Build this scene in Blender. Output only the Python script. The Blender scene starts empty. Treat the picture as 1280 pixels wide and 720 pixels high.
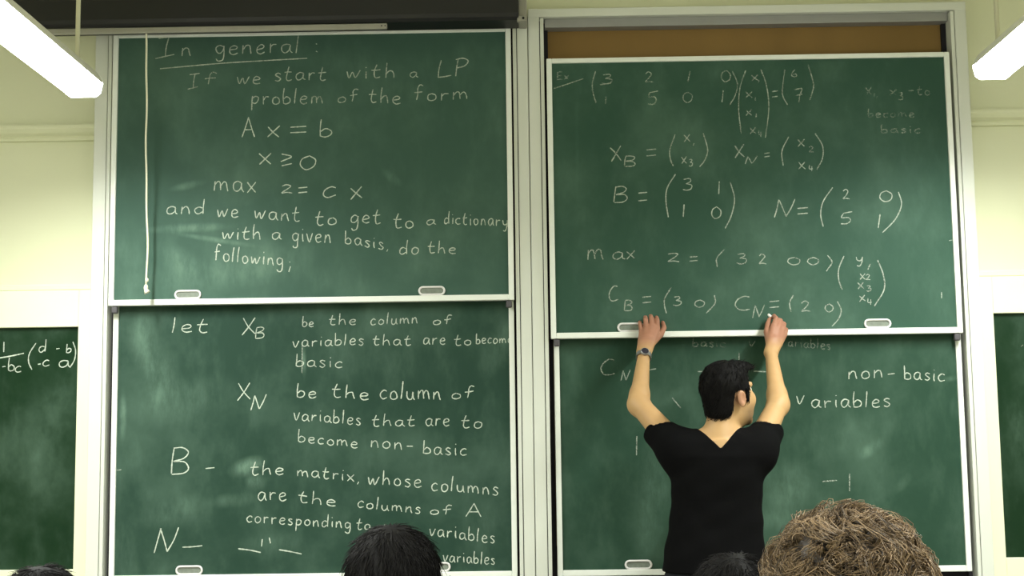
import bpy, bmesh, math, random
import numpy as np
from mathutils import Vector, Matrix

# ------------------------------------------------------------------ camera, light, exposure
C = bpy.context.scene.collection
SC = bpy.context.scene
SC.view_settings.view_transform = 'Standard'
SC.view_settings.look = 'None'
SC.view_settings.exposure = 1.32
SC.view_settings.gamma = 1.0
SC.view_settings.use_curve_mapping = False

def make_camera():
    yaw, pitch, roll = 0.012751, 0.113361, 0.013515
    f = Vector((-math.sin(yaw)*math.cos(pitch), math.cos(yaw)*math.cos(pitch), math.sin(pitch)))
    r = Vector((math.cos(yaw), math.sin(yaw), 0)); u = r.cross(f)
    c, s = math.cos(roll), math.sin(roll)
    r2 = c*r - s*u; u2 = s*r + c*u
    cd = bpy.data.cameras.new('camera'); cam = bpy.data.objects.new('camera', cd); C.objects.link(cam)
    m = Matrix((r2, u2, -f)).transposed().to_4x4(); m.translation = (0, 0, 1.40)
    cam.matrix_world = m
    cd.sensor_width = 36; cd.lens = 1754/1280*36; cd.clip_start = 0.05
    SC.camera = cam
make_camera()

W = bpy.data.worlds.new('world'); SC.world = W; W.use_nodes = True
W.node_tree.nodes['Background'].inputs[0].default_value = (0.9, 0.95, 1, 1)
W.node_tree.nodes['Background'].inputs[1].default_value = 0.05

LAMP_POWER = 23.0          # each hanging fluorescent lamp, watts
LAMP_GLOW = 11.0            # glow of the plastic diffusers
LAMP_COLOR = (0.97, 1.0, 0.94)

# ------------------------------------------------------------------ helpers
def lin(r, g, b):
    f = lambda v: (v/255/12.92) if v <= 10 else ((v/255+0.055)/1.055)**2.4
    return (f(r), f(g), f(b), 1)

def mat(name, col, rough=0.6, spec=0.4, metal=0.0, noise=0.0, nscale=20.0, bump=0.0, bscale=60.0, stretch=(1,1,1)):
    m = bpy.data.materials.new(name); m.use_nodes = True
    nt = m.node_tree; N = nt.nodes; L = nt.links; b = N['Principled BSDF']
    b.inputs['Base Color'].default_value = col; b.inputs['Roughness'].default_value = rough
    b.inputs['Specular IOR Level'].default_value = spec; b.inputs['Metallic'].default_value = metal
    tc = N.new('ShaderNodeTexCoord'); mp = N.new('ShaderNodeMapping'); mp.inputs['Scale'].default_value = stretch
    L.new(tc.outputs['Object'], mp.inputs['Vector'])
    if noise:
        n = N.new('ShaderNodeTexNoise'); n.inputs['Scale'].default_value = nscale; n.inputs['Detail'].default_value = 4
        L.new(mp.outputs['Vector'], n.inputs['Vector'])
        mx = N.new('ShaderNodeMix'); mx.data_type = 'RGBA'
        mx.inputs['A'].default_value = tuple(c*(1-noise) for c in col[:3])+(1,)
        mx.inputs['B'].default_value = tuple(min(1, c*(1+noise)) for c in col[:3])+(1,)
        L.new(n.outputs['Fac'], mx.inputs['Factor']); L.new(mx.outputs['Result'], b.inputs['Base Color'])
    if bump:
        n2 = N.new('ShaderNodeTexNoise'); n2.inputs['Scale'].default_value = bscale; n2.inputs['Detail'].default_value = 3
        L.new(mp.outputs['Vector'], n2.inputs['Vector'])
        bp = N.new('ShaderNodeBump'); bp.inputs['Strength'].default_value = bump; bp.inputs['Distance'].default_value = 0.002
        L.new(n2.outputs['Fac'], bp.inputs['Height']); L.new(bp.outputs['Normal'], b.inputs['Normal'])
    return m

def link(name, me, m, parent=None, smooth=False):
    o = bpy.data.objects.new(name, me); C.objects.link(o)
    if m is not None and not me.materials: me.materials.append(m)
    if parent is not None: o.parent = parent
    if smooth:
        me.polygons.foreach_set('use_smooth', [True]*len(me.polygons)); me.update()
    return o

def empty(name, loc, label, cat, group=None):
    o = bpy.data.objects.new(name, None); C.objects.link(o); o.location = loc; o.empty_display_size = 0.1
    tag(o, label, cat, group); return o

def tag(o, label, cat, group=None):
    o['label'] = label; o['category'] = cat
    if group: o['group'] = group
    return o

class MB:
    """collects shapes and links them as one mesh object"""
    def __init__(self): self.bm = bmesh.new()
    def box(self, x0, x1, y0, y1, z0, z1, bev=0.0, seg=2):
        r = bmesh.ops.create_cube(self.bm, size=1.0)
        for v in r['verts']:
            v.co = ((x0+x1)/2+v.co.x*(x1-x0), (y0+y1)/2+v.co.y*(y1-y0), (z0+z1)/2+v.co.z*(z1-z0))
        if bev:
            es = list({e for v in r['verts'] for e in v.link_edges})
            bmesh.ops.bevel(self.bm, geom=es, offset=bev, segments=seg, affect='EDGES', profile=0.5)
        return self
    def tube(self, pts, r, n=10, cap=True, closed=False):
        pts = [Vector(p) for p in pts]; rs = r if isinstance(r, (list, tuple)) else [r]*len(pts)
        rings = []; prev = None
        for i, p in enumerate(pts):
            if closed: t = (pts[(i+1) % len(pts)]-pts[i-1]).normalized()
            else: t = (pts[min(i+1, len(pts)-1)]-pts[max(i-1, 0)]).normalized()
            if prev is None:
                a = Vector((0, 0, 1)) if abs(t.z) < .9 else Vector((0, 1, 0))
                nrm = (a-t*a.dot(t)).normalized()
            else: nrm = (prev-t*prev.dot(t)).normalized()
            prev = nrm; bn = t.cross(nrm)
            rings.append([self.bm.verts.new(p+(nrm*math.cos(k*2*math.pi/n)+bn*math.sin(k*2*math.pi/n))*rs[i]) for k in range(n)])
        m = len(rings)
        for i in range(m if closed else m-1):
            a, b = rings[i], rings[(i+1) % m]
            for k in range(n): self.bm.faces.new((a[k], a[(k+1) % n], b[(k+1) % n], b[k]))
        if cap and not closed:
            self.bm.faces.new(list(reversed(rings[0]))); self.bm.faces.new(rings[-1])
        return self
    def prism(self, poly, y0, y1):
        """xz polygon pulled from y0 to y1"""
        a = [self.bm.verts.new((x, y0, z)) for x, z in poly]; b = [self.bm.verts.new((x, y1, z)) for x, z in poly]
        self.bm.faces.new(a); self.bm.faces.new(list(reversed(b)))
        for i in range(len(poly)):
            j = (i+1) % len(poly); self.bm.faces.new((a[j], a[i], b[i], b[j]))
        return self
    def sphere(self, c, r, seg=16):
        q = bmesh.ops.create_uvsphere(self.bm, u_segments=seg, v_segments=seg//2, radius=1.0)
        rr = r if isinstance(r, (tuple, list)) else (r, r, r)
        for v in q['verts']: v.co = (c[0]+v.co.x*rr[0], c[1]+v.co.y*rr[1], c[2]+v.co.z*rr[2])
        return self
    def build(self, name, m, parent=None, smooth=False):
        bmesh.ops.recalc_face_normals(self.bm, faces=self.bm.faces[:])
        me = bpy.data.meshes.new(name); self.bm.to_mesh(me); self.bm.free()
        return link(name, me, m, parent, smooth)

def struct(o, label=None):
    o['kind'] = 'structure'
    if label: o['label'] = label
    return o

# ------------------------------------------------------------------ materials
M = {}
M['wall'] = mat('cream_wall_paint', lin(218, 220, 190), .75, .2, noise=.03, nscale=3, bump=.15, bscale=120)
M['ceil'] = mat('white_ceiling_paint', lin(232, 230, 215), .9, .1, noise=.02, nscale=4)
M['floor'] = mat('grey_linoleum', lin(120, 116, 108), .5, .3, noise=.12, nscale=30)
M['post'] = mat('white_enamel_metal', lin(210, 213, 204), .42, .4, noise=.04, nscale=8, stretch=(1, 1, .2))
M['rail'] = mat('pale_frame_metal', lin(230, 234, 228), .4, .45, noise=.05, nscale=25)
M['groove'] = mat('dark_track_and_gap', lin(36, 34, 37), .8, .2)  # tracks and screws, also the painted shade of the gap under the boards
M['track'] = mat('grey_track_metal', lin(150, 150, 150), .45, .5, metal=.3, noise=.08, nscale=15)
M['brown'] = mat('brown_hardboard', lin(132, 104, 58), .6, .25, noise=.18, nscale=5, stretch=(1, 1, .3))
M['panel'] = mat('cream_panel_paint', lin(226, 228, 200), .6, .3, noise=.03, nscale=6)
M['casing'] = mat('black_casing_metal', lin(27, 27, 28), .5, .4, noise=.1, nscale=6)
M['slat'] = mat('grey_slat_metal', lin(150, 148, 138), .5, .4, metal=.2, noise=.1, nscale=20)
M['cord'] = mat('white_cord', lin(225, 222, 200), .8, .2, noise=.12, nscale=200)
M['lampmetal'] = mat('lamp_white_metal', lin(235, 235, 225), .4, .4)
M['rod'] = mat('cream_rod_paint', lin(228, 226, 200), .5, .4)
M['handle'] = mat('handle_metal', lin(225, 222, 222), .4, .5, noise=.06, nscale=60)
M['recess'] = mat('handle_recess', lin(120, 128, 118), .6, .3, noise=.3, nscale=60)
M['corner_block'] = mat('block_grey', lin(82, 80, 84), .7, .3)
M['chairwood'] = mat('chair_plywood', lin(150, 112, 70), .5, .35, noise=.15, nscale=8, stretch=(1, .2, 1))
M['chairmetal'] = mat('chair_steel', lin(90, 90, 92), .35, .5, metal=.8)

def glow(name, col, s):
    m = bpy.data.materials.new(name); m.use_nodes = True
    b = m.node_tree.nodes['Principled BSDF']
    b.inputs['Base Color'].default_value = (.9, .9, .88, 1); b.inputs['Emission Color'].default_value = (*col, 1)
    b.inputs['Emission Strength'].default_value = s; b.inputs['Roughness'].default_value = .4
    return m
M['diffuser'] = glow('lit_acrylic_diffuser', (.98, 1, .95), LAMP_GLOW)

BOARD_COL = lin(60, 87, 76)
DUST_COL = lin(126, 156, 138)
def board_mat(name, smears, seed, base=BOARD_COL):
    """green slate paint with wiped chalk dust"""
    m = bpy.data.materials.new(name); m.use_nodes = True
    nt = m.node_tree; N = nt.nodes; L = nt.links; b = N['Principled BSDF']
    b.inputs['Roughness'].default_value = .6; b.inputs['Specular IOR Level'].default_value = .12
    tc = N.new('ShaderNodeTexCoord')
    def noise(scale, stretch, rot, detail=5, rough=.6):
        mp = N.new('ShaderNodeMapping'); mp.inputs['Scale'].default_value = stretch
        mp.inputs['Rotation'].default_value = (0, rot, 0); mp.inputs['Location'].default_value = (seed*3.1, 0, seed*1.7)
        n = N.new('ShaderNodeTexNoise'); n.inputs['Scale'].default_value = scale; n.inputs['Detail'].default_value = detail
        n.inputs['Roughness'].default_value = rough
        L.new(tc.outputs['Object'], mp.inputs['Vector']); L.new(mp.outputs['Vector'], n.inputs['Vector'])
        return n.outputs['Fac']
    def mrange(src, a, bb, c, d):
        r = N.new('ShaderNodeMapRange'); r.interpolation_type = 'SMOOTHSTEP'
        for k, v in zip(('From Min', 'From Max', 'To Min', 'To Max'), (a, bb, c, d)): r.inputs[k].default_value = v
        L.new(src, r.inputs['Value']); return r.outputs['Result']
    def math_(op, a, c):
        n = N.new('ShaderNodeMath'); n.operation = op
        for i, v in enumerate((a, c)):
            if isinstance(v, (int, float)): n.inputs[i].default_value = v
            else: L.new(v, n.inputs[i])
        return n.outputs[0]
    cloud = mrange(noise(2.2, (1, 1, 1), .5), .4, .75, 0.0, .17)
    fine = mrange(noise(9, (1, 1, .45), -.6), .45, .8, 0.0, .10)
    tot = math_('ADD', cloud, fine)
    streak = mrange(noise(14, (1, 1, .35), 1.1, 6, .7), .3, .75, .15, 1.3)
    sm = None
    for (cx, cz, rx, rz, ang, st) in smears:
        mp = N.new('ShaderNodeMapping'); mp.vector_type = 'TEXTURE'
        mp.inputs['Location'].default_value = (cx, 0, cz); mp.inputs['Rotation'].default_value = (0, ang, 0)
        mp.inputs['Scale'].default_value = (rx, 1000, rz)
        L.new(tc.outputs['Object'], mp.inputs['Vector'])
        ln = N.new('ShaderNodeVectorMath'); ln.operation = 'LENGTH'; L.new(mp.outputs['Vector'], ln.inputs[0])
        v = mrange(ln.outputs['Value'], 0.1, 1.0, st, 0.0)
        sm = v if sm is None else math_('ADD', sm, v)
    if sm is not None: tot = math_('ADD', tot, math_('MULTIPLY', sm, streak))
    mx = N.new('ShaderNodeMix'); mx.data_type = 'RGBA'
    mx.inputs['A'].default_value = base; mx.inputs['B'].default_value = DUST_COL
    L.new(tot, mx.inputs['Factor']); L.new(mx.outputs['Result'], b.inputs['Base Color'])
    return m

def chalk_mat(st):
    m = bpy.data.materials.new('chalk_%02d' % int(st*100)); m.use_nodes = True
    nt = m.node_tree; N = nt.nodes; L = nt.links; b = N['Principled BSDF']
    b.inputs['Base Color'].default_value = lin(204, 214, 200); b.inputs['Roughness'].default_value = .95
    b.inputs['Specular IOR Level'].default_value = .05
    tc = N.new('ShaderNodeTexCoord'); n = N.new('ShaderNodeTexNoise'); n.inputs['Scale'].default_value = 160; n.inputs['Detail'].default_value = 3
    n2 = N.new('ShaderNodeTexNoise'); n2.inputs['Scale'].default_value = 18
    L.new(tc.outputs['Object'], n.inputs['Vector']); L.new(tc.outputs['Object'], n2.inputs['Vector'])
    ad = N.new('ShaderNodeMath'); ad.operation = 'ADD'; L.new(n.outputs['Fac'], ad.inputs[0]); L.new(n2.outputs['Fac'], ad.inputs[1])
    r = N.new('ShaderNodeMapRange'); r.inputs['From Min'].default_value = .7; r.inputs['From Max'].default_value = 1.3
    r.inputs['To Min'].default_value = max(0, st-.25); r.inputs['To Max'].default_value = min(1, st+.25)
    L.new(ad.outputs[0], r.inputs['Value']); L.new(r.outputs['Result'], b.inputs['Alpha'])
    return m
CHALKM = {}

# ------------------------------------------------------------------ handwriting: single-stroke letters (baseline 0, small letters .5 high, tall letters 1)
G = {
 'a': (.42, [[(.36, .44), (.2, .5), (.05, .36), (.04, .12), (.16, .01), (.3, .14), (.37, .42)], [(.37, .46), (.36, .12), (.45, .01)]]),
 'b': (.38, [[(.06, 1), (.03, .5), (.02, .02)], [(.03, .28), (.18, .46), (.35, .34), (.33, .1), (.16, 0), (.02, .06)]]),
 'c': (.36, [[(.34, .42), (.22, .5), (.06, .36), (.03, .16), (.14, .01), (.34, .08)]]),
 'd': (.42, [[(.33, .4), (.18, .48), (.04, .32), (.04, .1), (.16, 0), (.32, .16)], [(.4, 1), (.36, .5), (.34, .02)]]),
 'e': (.38, [[(.04, .24), (.3, .3), (.33, .42), (.2, .5), (.06, .36), (.05, .12), (.18, 0), (.36, .08)]]),
 'f': (.36, [[(.36, .92), (.24, 1), (.15, .8), (.13, .4), (.1, .02)], [(0, .5), (.16, .52), (.32, .56)]]),
 'g': (.4, [[(.34, .42), (.2, .5), (.05, .36), (.06, .14), (.18, .06), (.32, .2), (.36, .44)], [(.36, .46), (.34, 0), (.28, -.32), (.12, -.36), (.04, -.24)]]),
 'h': (.4, [[(.08, 1), (.05, .5), (.03, .02)], [(.04, .24), (.16, .44), (.28, .46), (.33, .26), (.36, .02)]]),
 'i': (.14, [[(.07, .5), (.06, .2), (.08, .01)], [(.07, .74), (.09, .78)]]),
 'k': (.38, [[(.05, 1), (.03, .02)], [(.34, .5), (.06, .24), (.36, .02)]]),
 'l': (.16, [[(.12, 1), (.08, .5), (.04, .01)]]),
 'm': (.62, [[(.06, .48), (.04, .02)], [(.05, .26), (.16, .46), (.26, .44), (.29, .04)], [(.29, .26), (.4, .46), (.5, .44), (.55, .2), (.58, .02)]]),
 'n': (.4, [[(.06, .48), (.04, .02)], [(.05, .26), (.18, .47), (.29, .44), (.33, .22), (.36, .02)]]),
 'o': (.38, [[(.2, .47), (.06, .36), (.04, .12), (.17, 0), (.33, .12), (.34, .36), (.2, .48)]]),
 'p': (.4, [[(.08, .5), (.05, .1), (.02, -.42)], [(.06, .34), (.2, .5), (.35, .4), (.32, .16), (.18, .04), (.05, .1)]]),
 'r': (.34, [[(.06, .5), (.05, .02)], [(.06, .28), (.17, .46), (.32, .46)]]),
 's': (.32, [[(.29, .44), (.16, .5), (.06, .4), (.18, .27), (.28, .14), (.18, 0), (.02, .06)]]),
 't': (.36, [[(.2, .9), (.12, .5), (.1, .14), (.18, 0), (.34, .07)], [(.0, .52), (.18, .54), (.34, .56)]]),
 'u': (.42, [[(.05, .48), (.04, .16), (.15, .01), (.29, .12), (.34, .46)], [(.34, .46), (.34, .14), (.41, .01)]]),
 'v': (.36, [[(.02, .5), (.15, .02), (.36, .54)]]),
 'w': (.54, [[(.02, .48), (.1, .04), (.25, .4), (.34, .04), (.54, .52)]]),
 'x': (.38, [[(.02, .5), (.18, .25), (.36, .02)], [(.36, .52), (.02, .0)]]),
 'y': (.4, [[(.03, .5), (.08, .2), (.22, .12), (.33, .3), (.37, .5)], [(.37, .5), (.32, .0), (.2, -.34), (.05, -.3)]]),
 'z': (.38, [[(.04, .44), (.2, .5), (.33, .44), (.22, .24), (.03, .03), (.2, .06), (.38, .02)]]),
 'A': (.62, [[(.02, 0), (.2, .5), (.34, 1)], [(.34, 1), (.48, .5), (.62, -.02)], [(.12, .36), (.52, .38)]]),
 'B': (.62, [[(.12, 1), (.06, .5), (.02, .02)], [(.1, .98), (.4, 1), (.56, .84), (.44, .62), (.1, .5)], [(.1, .5), (.46, .46), (.58, .22), (.42, .02), (.04, .0)]]),
 'C': (.6, [[(.58, .92), (.38, 1), (.14, .76), (.04, .4), (.16, .08), (.36, .0), (.58, .06)]]),
 'E': (.5, [[(.08, 1), (.04, .02)], [(.08, .98), (.46, 1)], [(.06, .52), (.4, .54)], [(.04, .02), (.44, .04)]]),
 'I': (.5, [[(.06, .96), (.28, .98), (.5, 1.02)], [(.3, .98), (.24, .5), (.22, .04)], [(0, -.02), (.22, .04), (.42, .1)]]),
 'L': (.5, [[(.14, 1), (.06, .5), (.02, .02)], [(.02, .02), (.24, .04), (.5, .1)]]),
 'N': (.66, [[(.02, 0), (.1, .5), (.18, .98)], [(.18, .98), (.28, .5), (.36, .04)], [(.36, .04), (.52, .5), (.66, 1)]]),
 'P': (.5, [[(.12, 1), (.06, .5), (.02, 0)], [(.04, .96), (.32, 1.02), (.5, .84), (.38, .56), (.08, .48)]]),
 'X': (.5, [[(.02, 1), (.24, .5), (.5, .04)], [(.48, 1), (.24, .46), (.0, 0)]]),
 '0': (.5, [[(.28, 1), (.08, .8), (.03, .36), (.2, .02), (.42, .2), (.47, .68), (.28, 1)]]),
 '2': (.5, [[(.06, .8), (.24, 1), (.42, .8), (.26, .4), (.04, .04), (.26, .08), (.5, .02)]]),
 '3': (.5, [[(.08, .94), (.36, 1), (.4, .78), (.18, .56)], [(.18, .56), (.46, .46), (.42, .12), (.2, .0), (.02, .08)]]),
 '4': (.5, [[(.12, 1), (.06, .4), (.3, .36), (.5, .4)], [(.4, .8), (.36, 0)]]),
 '5': (.5, [[(.5, 1), (.14, .94)], [(.14, .94), (.08, .6), (.34, .56), (.42, .26), (.26, .02), (.04, .06)]]),
 '6': (.5, [[(.3, 1), (.1, .6), (.04, .22), (.24, .0), (.44, .16), (.36, .42), (.1, .3)]]),
 '7': (.5, [[(.02, .92), (.24, .98), (.46, .94), (.3, .5), (.24, 0)], [(.1, .5), (.46, .54)]]),
 '-': (.4, [[(.06, .24), (.34, .26)]]), ',': (.14, [[(.08, .06), (.02, -.16)]]), '.': (.14, [[(.05, .02), (.08, .04)]]),
}

def smooth_path(pts, step):
    """Catmull-Rom through pts, sampled about every step"""
    P = [np.array(p, float) for p in pts]
    if len(P) == 2:
        n = max(2, int(np.linalg.norm(P[1]-P[0])/step)+1); return [P[0]+(P[1]-P[0])*i/(n-1) for i in range(n)]
    Q = [2*P[0]-P[1]]+P+[2*P[-1]-P[-2]]; out = []
    for i in range(1, len(Q)-2):
        n = max(2, int(np.linalg.norm(Q[i+1]-Q[i])/step)+1)
        for j in range(n):
            t = j/n; a, b, c, d = Q[i-1:i+3]
            out.append(.5*(2*b+(c-a)*t+(2*a-5*b+4*c-d)*t*t+(3*b-a-3*c+d)*t**3))
    out.append(P[-1]); return out

def word_strokes(t, x0, z0, x1, z1, h, rng):
    gap = .145; ws = [G[c][0] for c in t]; tot = sum(ws)+gap*(len(t)-1)
    sx = (x1-x0)/tot; out = []; u = 0.0
    for c, wd in zip(t, ws):
        jz = rng.uniform(-.03, .03)*h; jh = rng.uniform(.95, 1.06)
        for st in G[c][1]:
            pts = []
            for px, pz in st:
                X = x0+(u+px)*sx; bz = z0+(z1-z0)*(u+px)/max(tot, 1e-6)
                pts.append((X+rng.uniform(-.022, .022)*h, bz+pz*h*jh+jz+rng.uniform(-.02, .02)*h))
            out.append(pts)
        u += wd+gap
    return out

def chalk_line(title, st, items, parent, y=-0.0007):
    """one part per word, and one per formula sign (strokes that stand close together)"""
    rng = random.Random(title); key = round(st, 2)
    if key not in CHALKM: CHALKM[key] = chalk_mat(key)
    signs = [[np.array(i, float)] for i in items if not isinstance(i, tuple)]
    def box(g): q = np.concatenate(g); return q.min(0), q.max(0)
    merged = True
    while merged:
        merged = False
        for i in range(len(signs)):
            for j in range(i+1, len(signs)):
                (a0, a1), (b0, b1) = box(signs[i]), box(signs[j]); gap = np.maximum(0, np.maximum(a0-b1, b0-a1))
                if np.hypot(*gap) <= max(.016, .35*min((a1-a0).max(), (b1-b0).max())):
                    signs[i] += signs.pop(j); merged = True; break
            if merged: break
    jobs = []
    for it in items:
        if isinstance(it, tuple):
            t, x0, z0, x1, z1, h = it
            jobs.append(('chalk_word', 'chalk handwriting "%s" in the line %s' % (t, title), word_strokes(t, x0, z0, x1, z1, h, rng), .0040+.014*max(0, min(.1, h)-.03)))
    for g in signs: jobs.append(('chalk_mark', 'chalk mark in the line '+title, g, .0047))
    for name, label, strokes, wd in jobs:
        vs = []; fs = []
        for pts in strokes:
            path = smooth_path(pts, .006); n = len(path); base = len(vs)
            for i, p in enumerate(path):
                t = path[min(i+1, n-1)]-path[max(i-1, 0)]; t = t/(np.linalg.norm(t)+1e-9); nn = np.array((-t[1], t[0]))
                w = wd*.5*rng.uniform(.7, 1.2)*(.75 if i in (0, n-1) else 1)
                a = p+nn*w; b = p-nn*w
                vs += [(a[0], y, a[1]), (b[0], y, b[1])]
            for i in range(n-1):
                k = base+2*i; fs.append((k, k+1, k+3, k+2))
        me = bpy.data.meshes.new(name); me.from_pydata(vs, [], fs)
        o = link(name, me, CHALKM[key], parent); o['label'] = label

# ------------------------------------------------------------------ the room
YW = 5.80; XL, XR, YB, ZC = -4.3, 4.3, -3.2, 3.75
struct(MB().box(XL, XR, YB, YW, -.1, 0).build('floor', M['floor']))
struct(MB().box(XL, XR, YB, YW, ZC, ZC+.1).build('ceiling', M['ceil']))
struct(MB().box(XL-.1, XR+.1, YW, YW+.15, -.1, ZC+.1).build('wall_back', M['wall']))
struct(MB().box(XL-.1, XL, YB, YW, -.1, ZC+.1).build('wall_left', M['wall']))
struct(MB().box(XR, XR+.1, YB, YW, -.1, ZC+.1).build('wall_right', M['wall']))
struct(MB().box(XL-.1, XR+.1, YB-.1, YB, -.1, ZC+.1).build('wall_front', M['wall']))
def moulding(name, x0, x1, prof):
    mb = MB(); a = [mb.bm.verts.new((x0, YW-d, z)) for d, z in prof]; b = [mb.bm.verts.new((x1, YW-d, z)) for d, z in prof]
    mb.bm.faces.new(a); mb.bm.faces.new(list(reversed(b)))
    for i in range(len(prof)):
        j = (i+1) % len(prof); mb.bm.faces.new((a[i], a[j], b[j], b[i]))
    return struct(mb.build(name, M['wall']))
PIC = [(-.0, 2.712), (.02, 2.712), (.026, 2.722), (.02, 2.732), (.036, 2.742), (.05, 2.758), (.05, 2.772), (0, 2.772)]
LED = [(-.0, 2.072), (.034, 2.072), (.04, 2.078), (.04, 2.094), (.034, 2.101), (0, 2.101)]
moulding('trim_1', XL, -1.806, PIC); moulding('trim_2', 1.834, XR, PIC)
moulding('trim_3', XL, -1.812, LED); moulding('trim_4', 1.842, XR, LED)

# ------------------------------------------------------------------ boards on the wall: two frames with tracks
def board_unit(x0, x1, label, header=True):
    """x0..x1 outer edges; posts with lips and a dark running gap on the inner side"""
    r = empty('chalkboard_frame', ((x0+x1)/2, YW, 0), label, 'board frame', 'frames of the sliding boards')
    cx = (x0+x1)/2; X0, X1 = x0-cx, x1-cx
    D = lambda y: y-YW
    wl, wr = (.075, .066) if cx < 0 else (.069, .071)
    zt = 3.222
    for s, e, w in ((1, X0, wl), (-1, X1, wr)):
        mb = MB(); lo, hi = sorted((e, e+s*w))
        face = w-.022
        a, b = sorted((e, e+s*face)); mb.box(a, b, D(5.70), 0, 0.35, zt, .003)
        a, b = sorted((e+s*(face+.003), e+s*(w-.004))); mb.box(a, b, D(5.697), 0, 0.35, zt-.04, .002)
        mb.build('post', M['post'], r)
        a, b = sorted((e+s*(w-.004), e+s*(w+.014)))
        mb = MB().box(a, b, D(5.765), 0, 0.35, zt-.045)
        a2, b2 = sorted((e+s*(face), e+s*(face+.003))); mb.box(a2, b2, D(5.71), D(5.75), 0.35, zt-.05)
        mb.build('track', M['groove'], r)
    MB().box(X0+.05, X1-.05, D(5.785), D(5.798), 1.0, 3.2).build('back_panel', M['brown'], r)
    MB().box(X0+.05, X1-.05, D(5.775), D(5.798), .5, 1.0).build('lower_gap_shade', M['groove'], r)  # dark sheet standing in for the shaded gap below the lower boards
    MB().box(X0, X1, D(5.698), 0, 3.186, zt, .003).build('header', M['post'], r)
    MB().box(X0+.07, X1-.07, D(5.725), D(5.785), 3.148, 3.186, .002).build('upper_rail', M['track'], r)
    MB().box(X0, X1, D(5.70), 0, .35, .50, .003).build('sill', M['post'], r)
    return r
board_unit(-1.803, .0055, 'white metal frame holding the two left sliding boards, under the black screen casing')
board_unit(.0085, 1.832, 'white metal frame holding the two right sliding boards, bare brown panel at its top')

def stadium(mb, cx, cz, L, H, r, y):
    pts = []; R = H/2; h = L/2-R
    for k in range(9):
        t = -math.pi/2+math.pi*k/8; pts.append((cx+h+R*math.cos(t), y, cz+R*math.sin(t)))
    for k in range(9):
        t = math.pi/2+math.pi*k/8; pts.append((cx-h+R*math.cos(t), y, cz+R*math.sin(t)))
    mb.tube(pts, r, 8, closed=True); return pts

HANDLE_X = ((.325, .032), (1.324, .033))
def sliding_board(x0, y, z0, w, h, smears, seed, label, corner_blocks, base=BOARD_COL):
    r = empty('sliding_chalkboard', (x0, y, z0), label, 'chalkboard', 'sliding green chalkboards')
    f = .022; fd = -.010
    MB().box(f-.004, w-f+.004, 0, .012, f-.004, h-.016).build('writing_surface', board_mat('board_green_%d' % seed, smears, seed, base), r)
    mb = MB()
    mb.box(0, f, fd, .024, 0, h, .003); mb.box(w-f, w, fd, .024, 0, h, .003)
    mb.box(f, w-f, fd, .024, 0, .024, .003); mb.box(f, w-f, fd, .024, h-.02, h, .003)
    mb.build('board_frame', M['rail'], r)
    for hx, hz in HANDLE_X:
        hh = hz+.010
        mb = MB(); stadium(mb, hx, hh, .103, .031, .0042, -.004); ho = mb.build('handle', M['handle'], r, True)
        mb = MB(); R = .0135; q = []
        for k in range(9):
            t = -math.pi/2+math.pi*k/8; q.append((hx+.036+R*math.cos(t), hh+R*math.sin(t)))
        for k in range(9):
            t = math.pi/2+math.pi*k/8; q.append((hx-.036+R*math.cos(t), hh+R*math.sin(t)))
        mb.prism(q, -.0025, -.0004).build('grip_plate', M['recess'], ho)
    if corner_blocks:
        for bx in (.012, w-.034):
            MB().box(bx, bx+.024, -.006, .02, -.030, -.001, .006, 3).build('corner_block', M['corner_block'], r)  # small grey block under each lower corner
    return r
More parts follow.
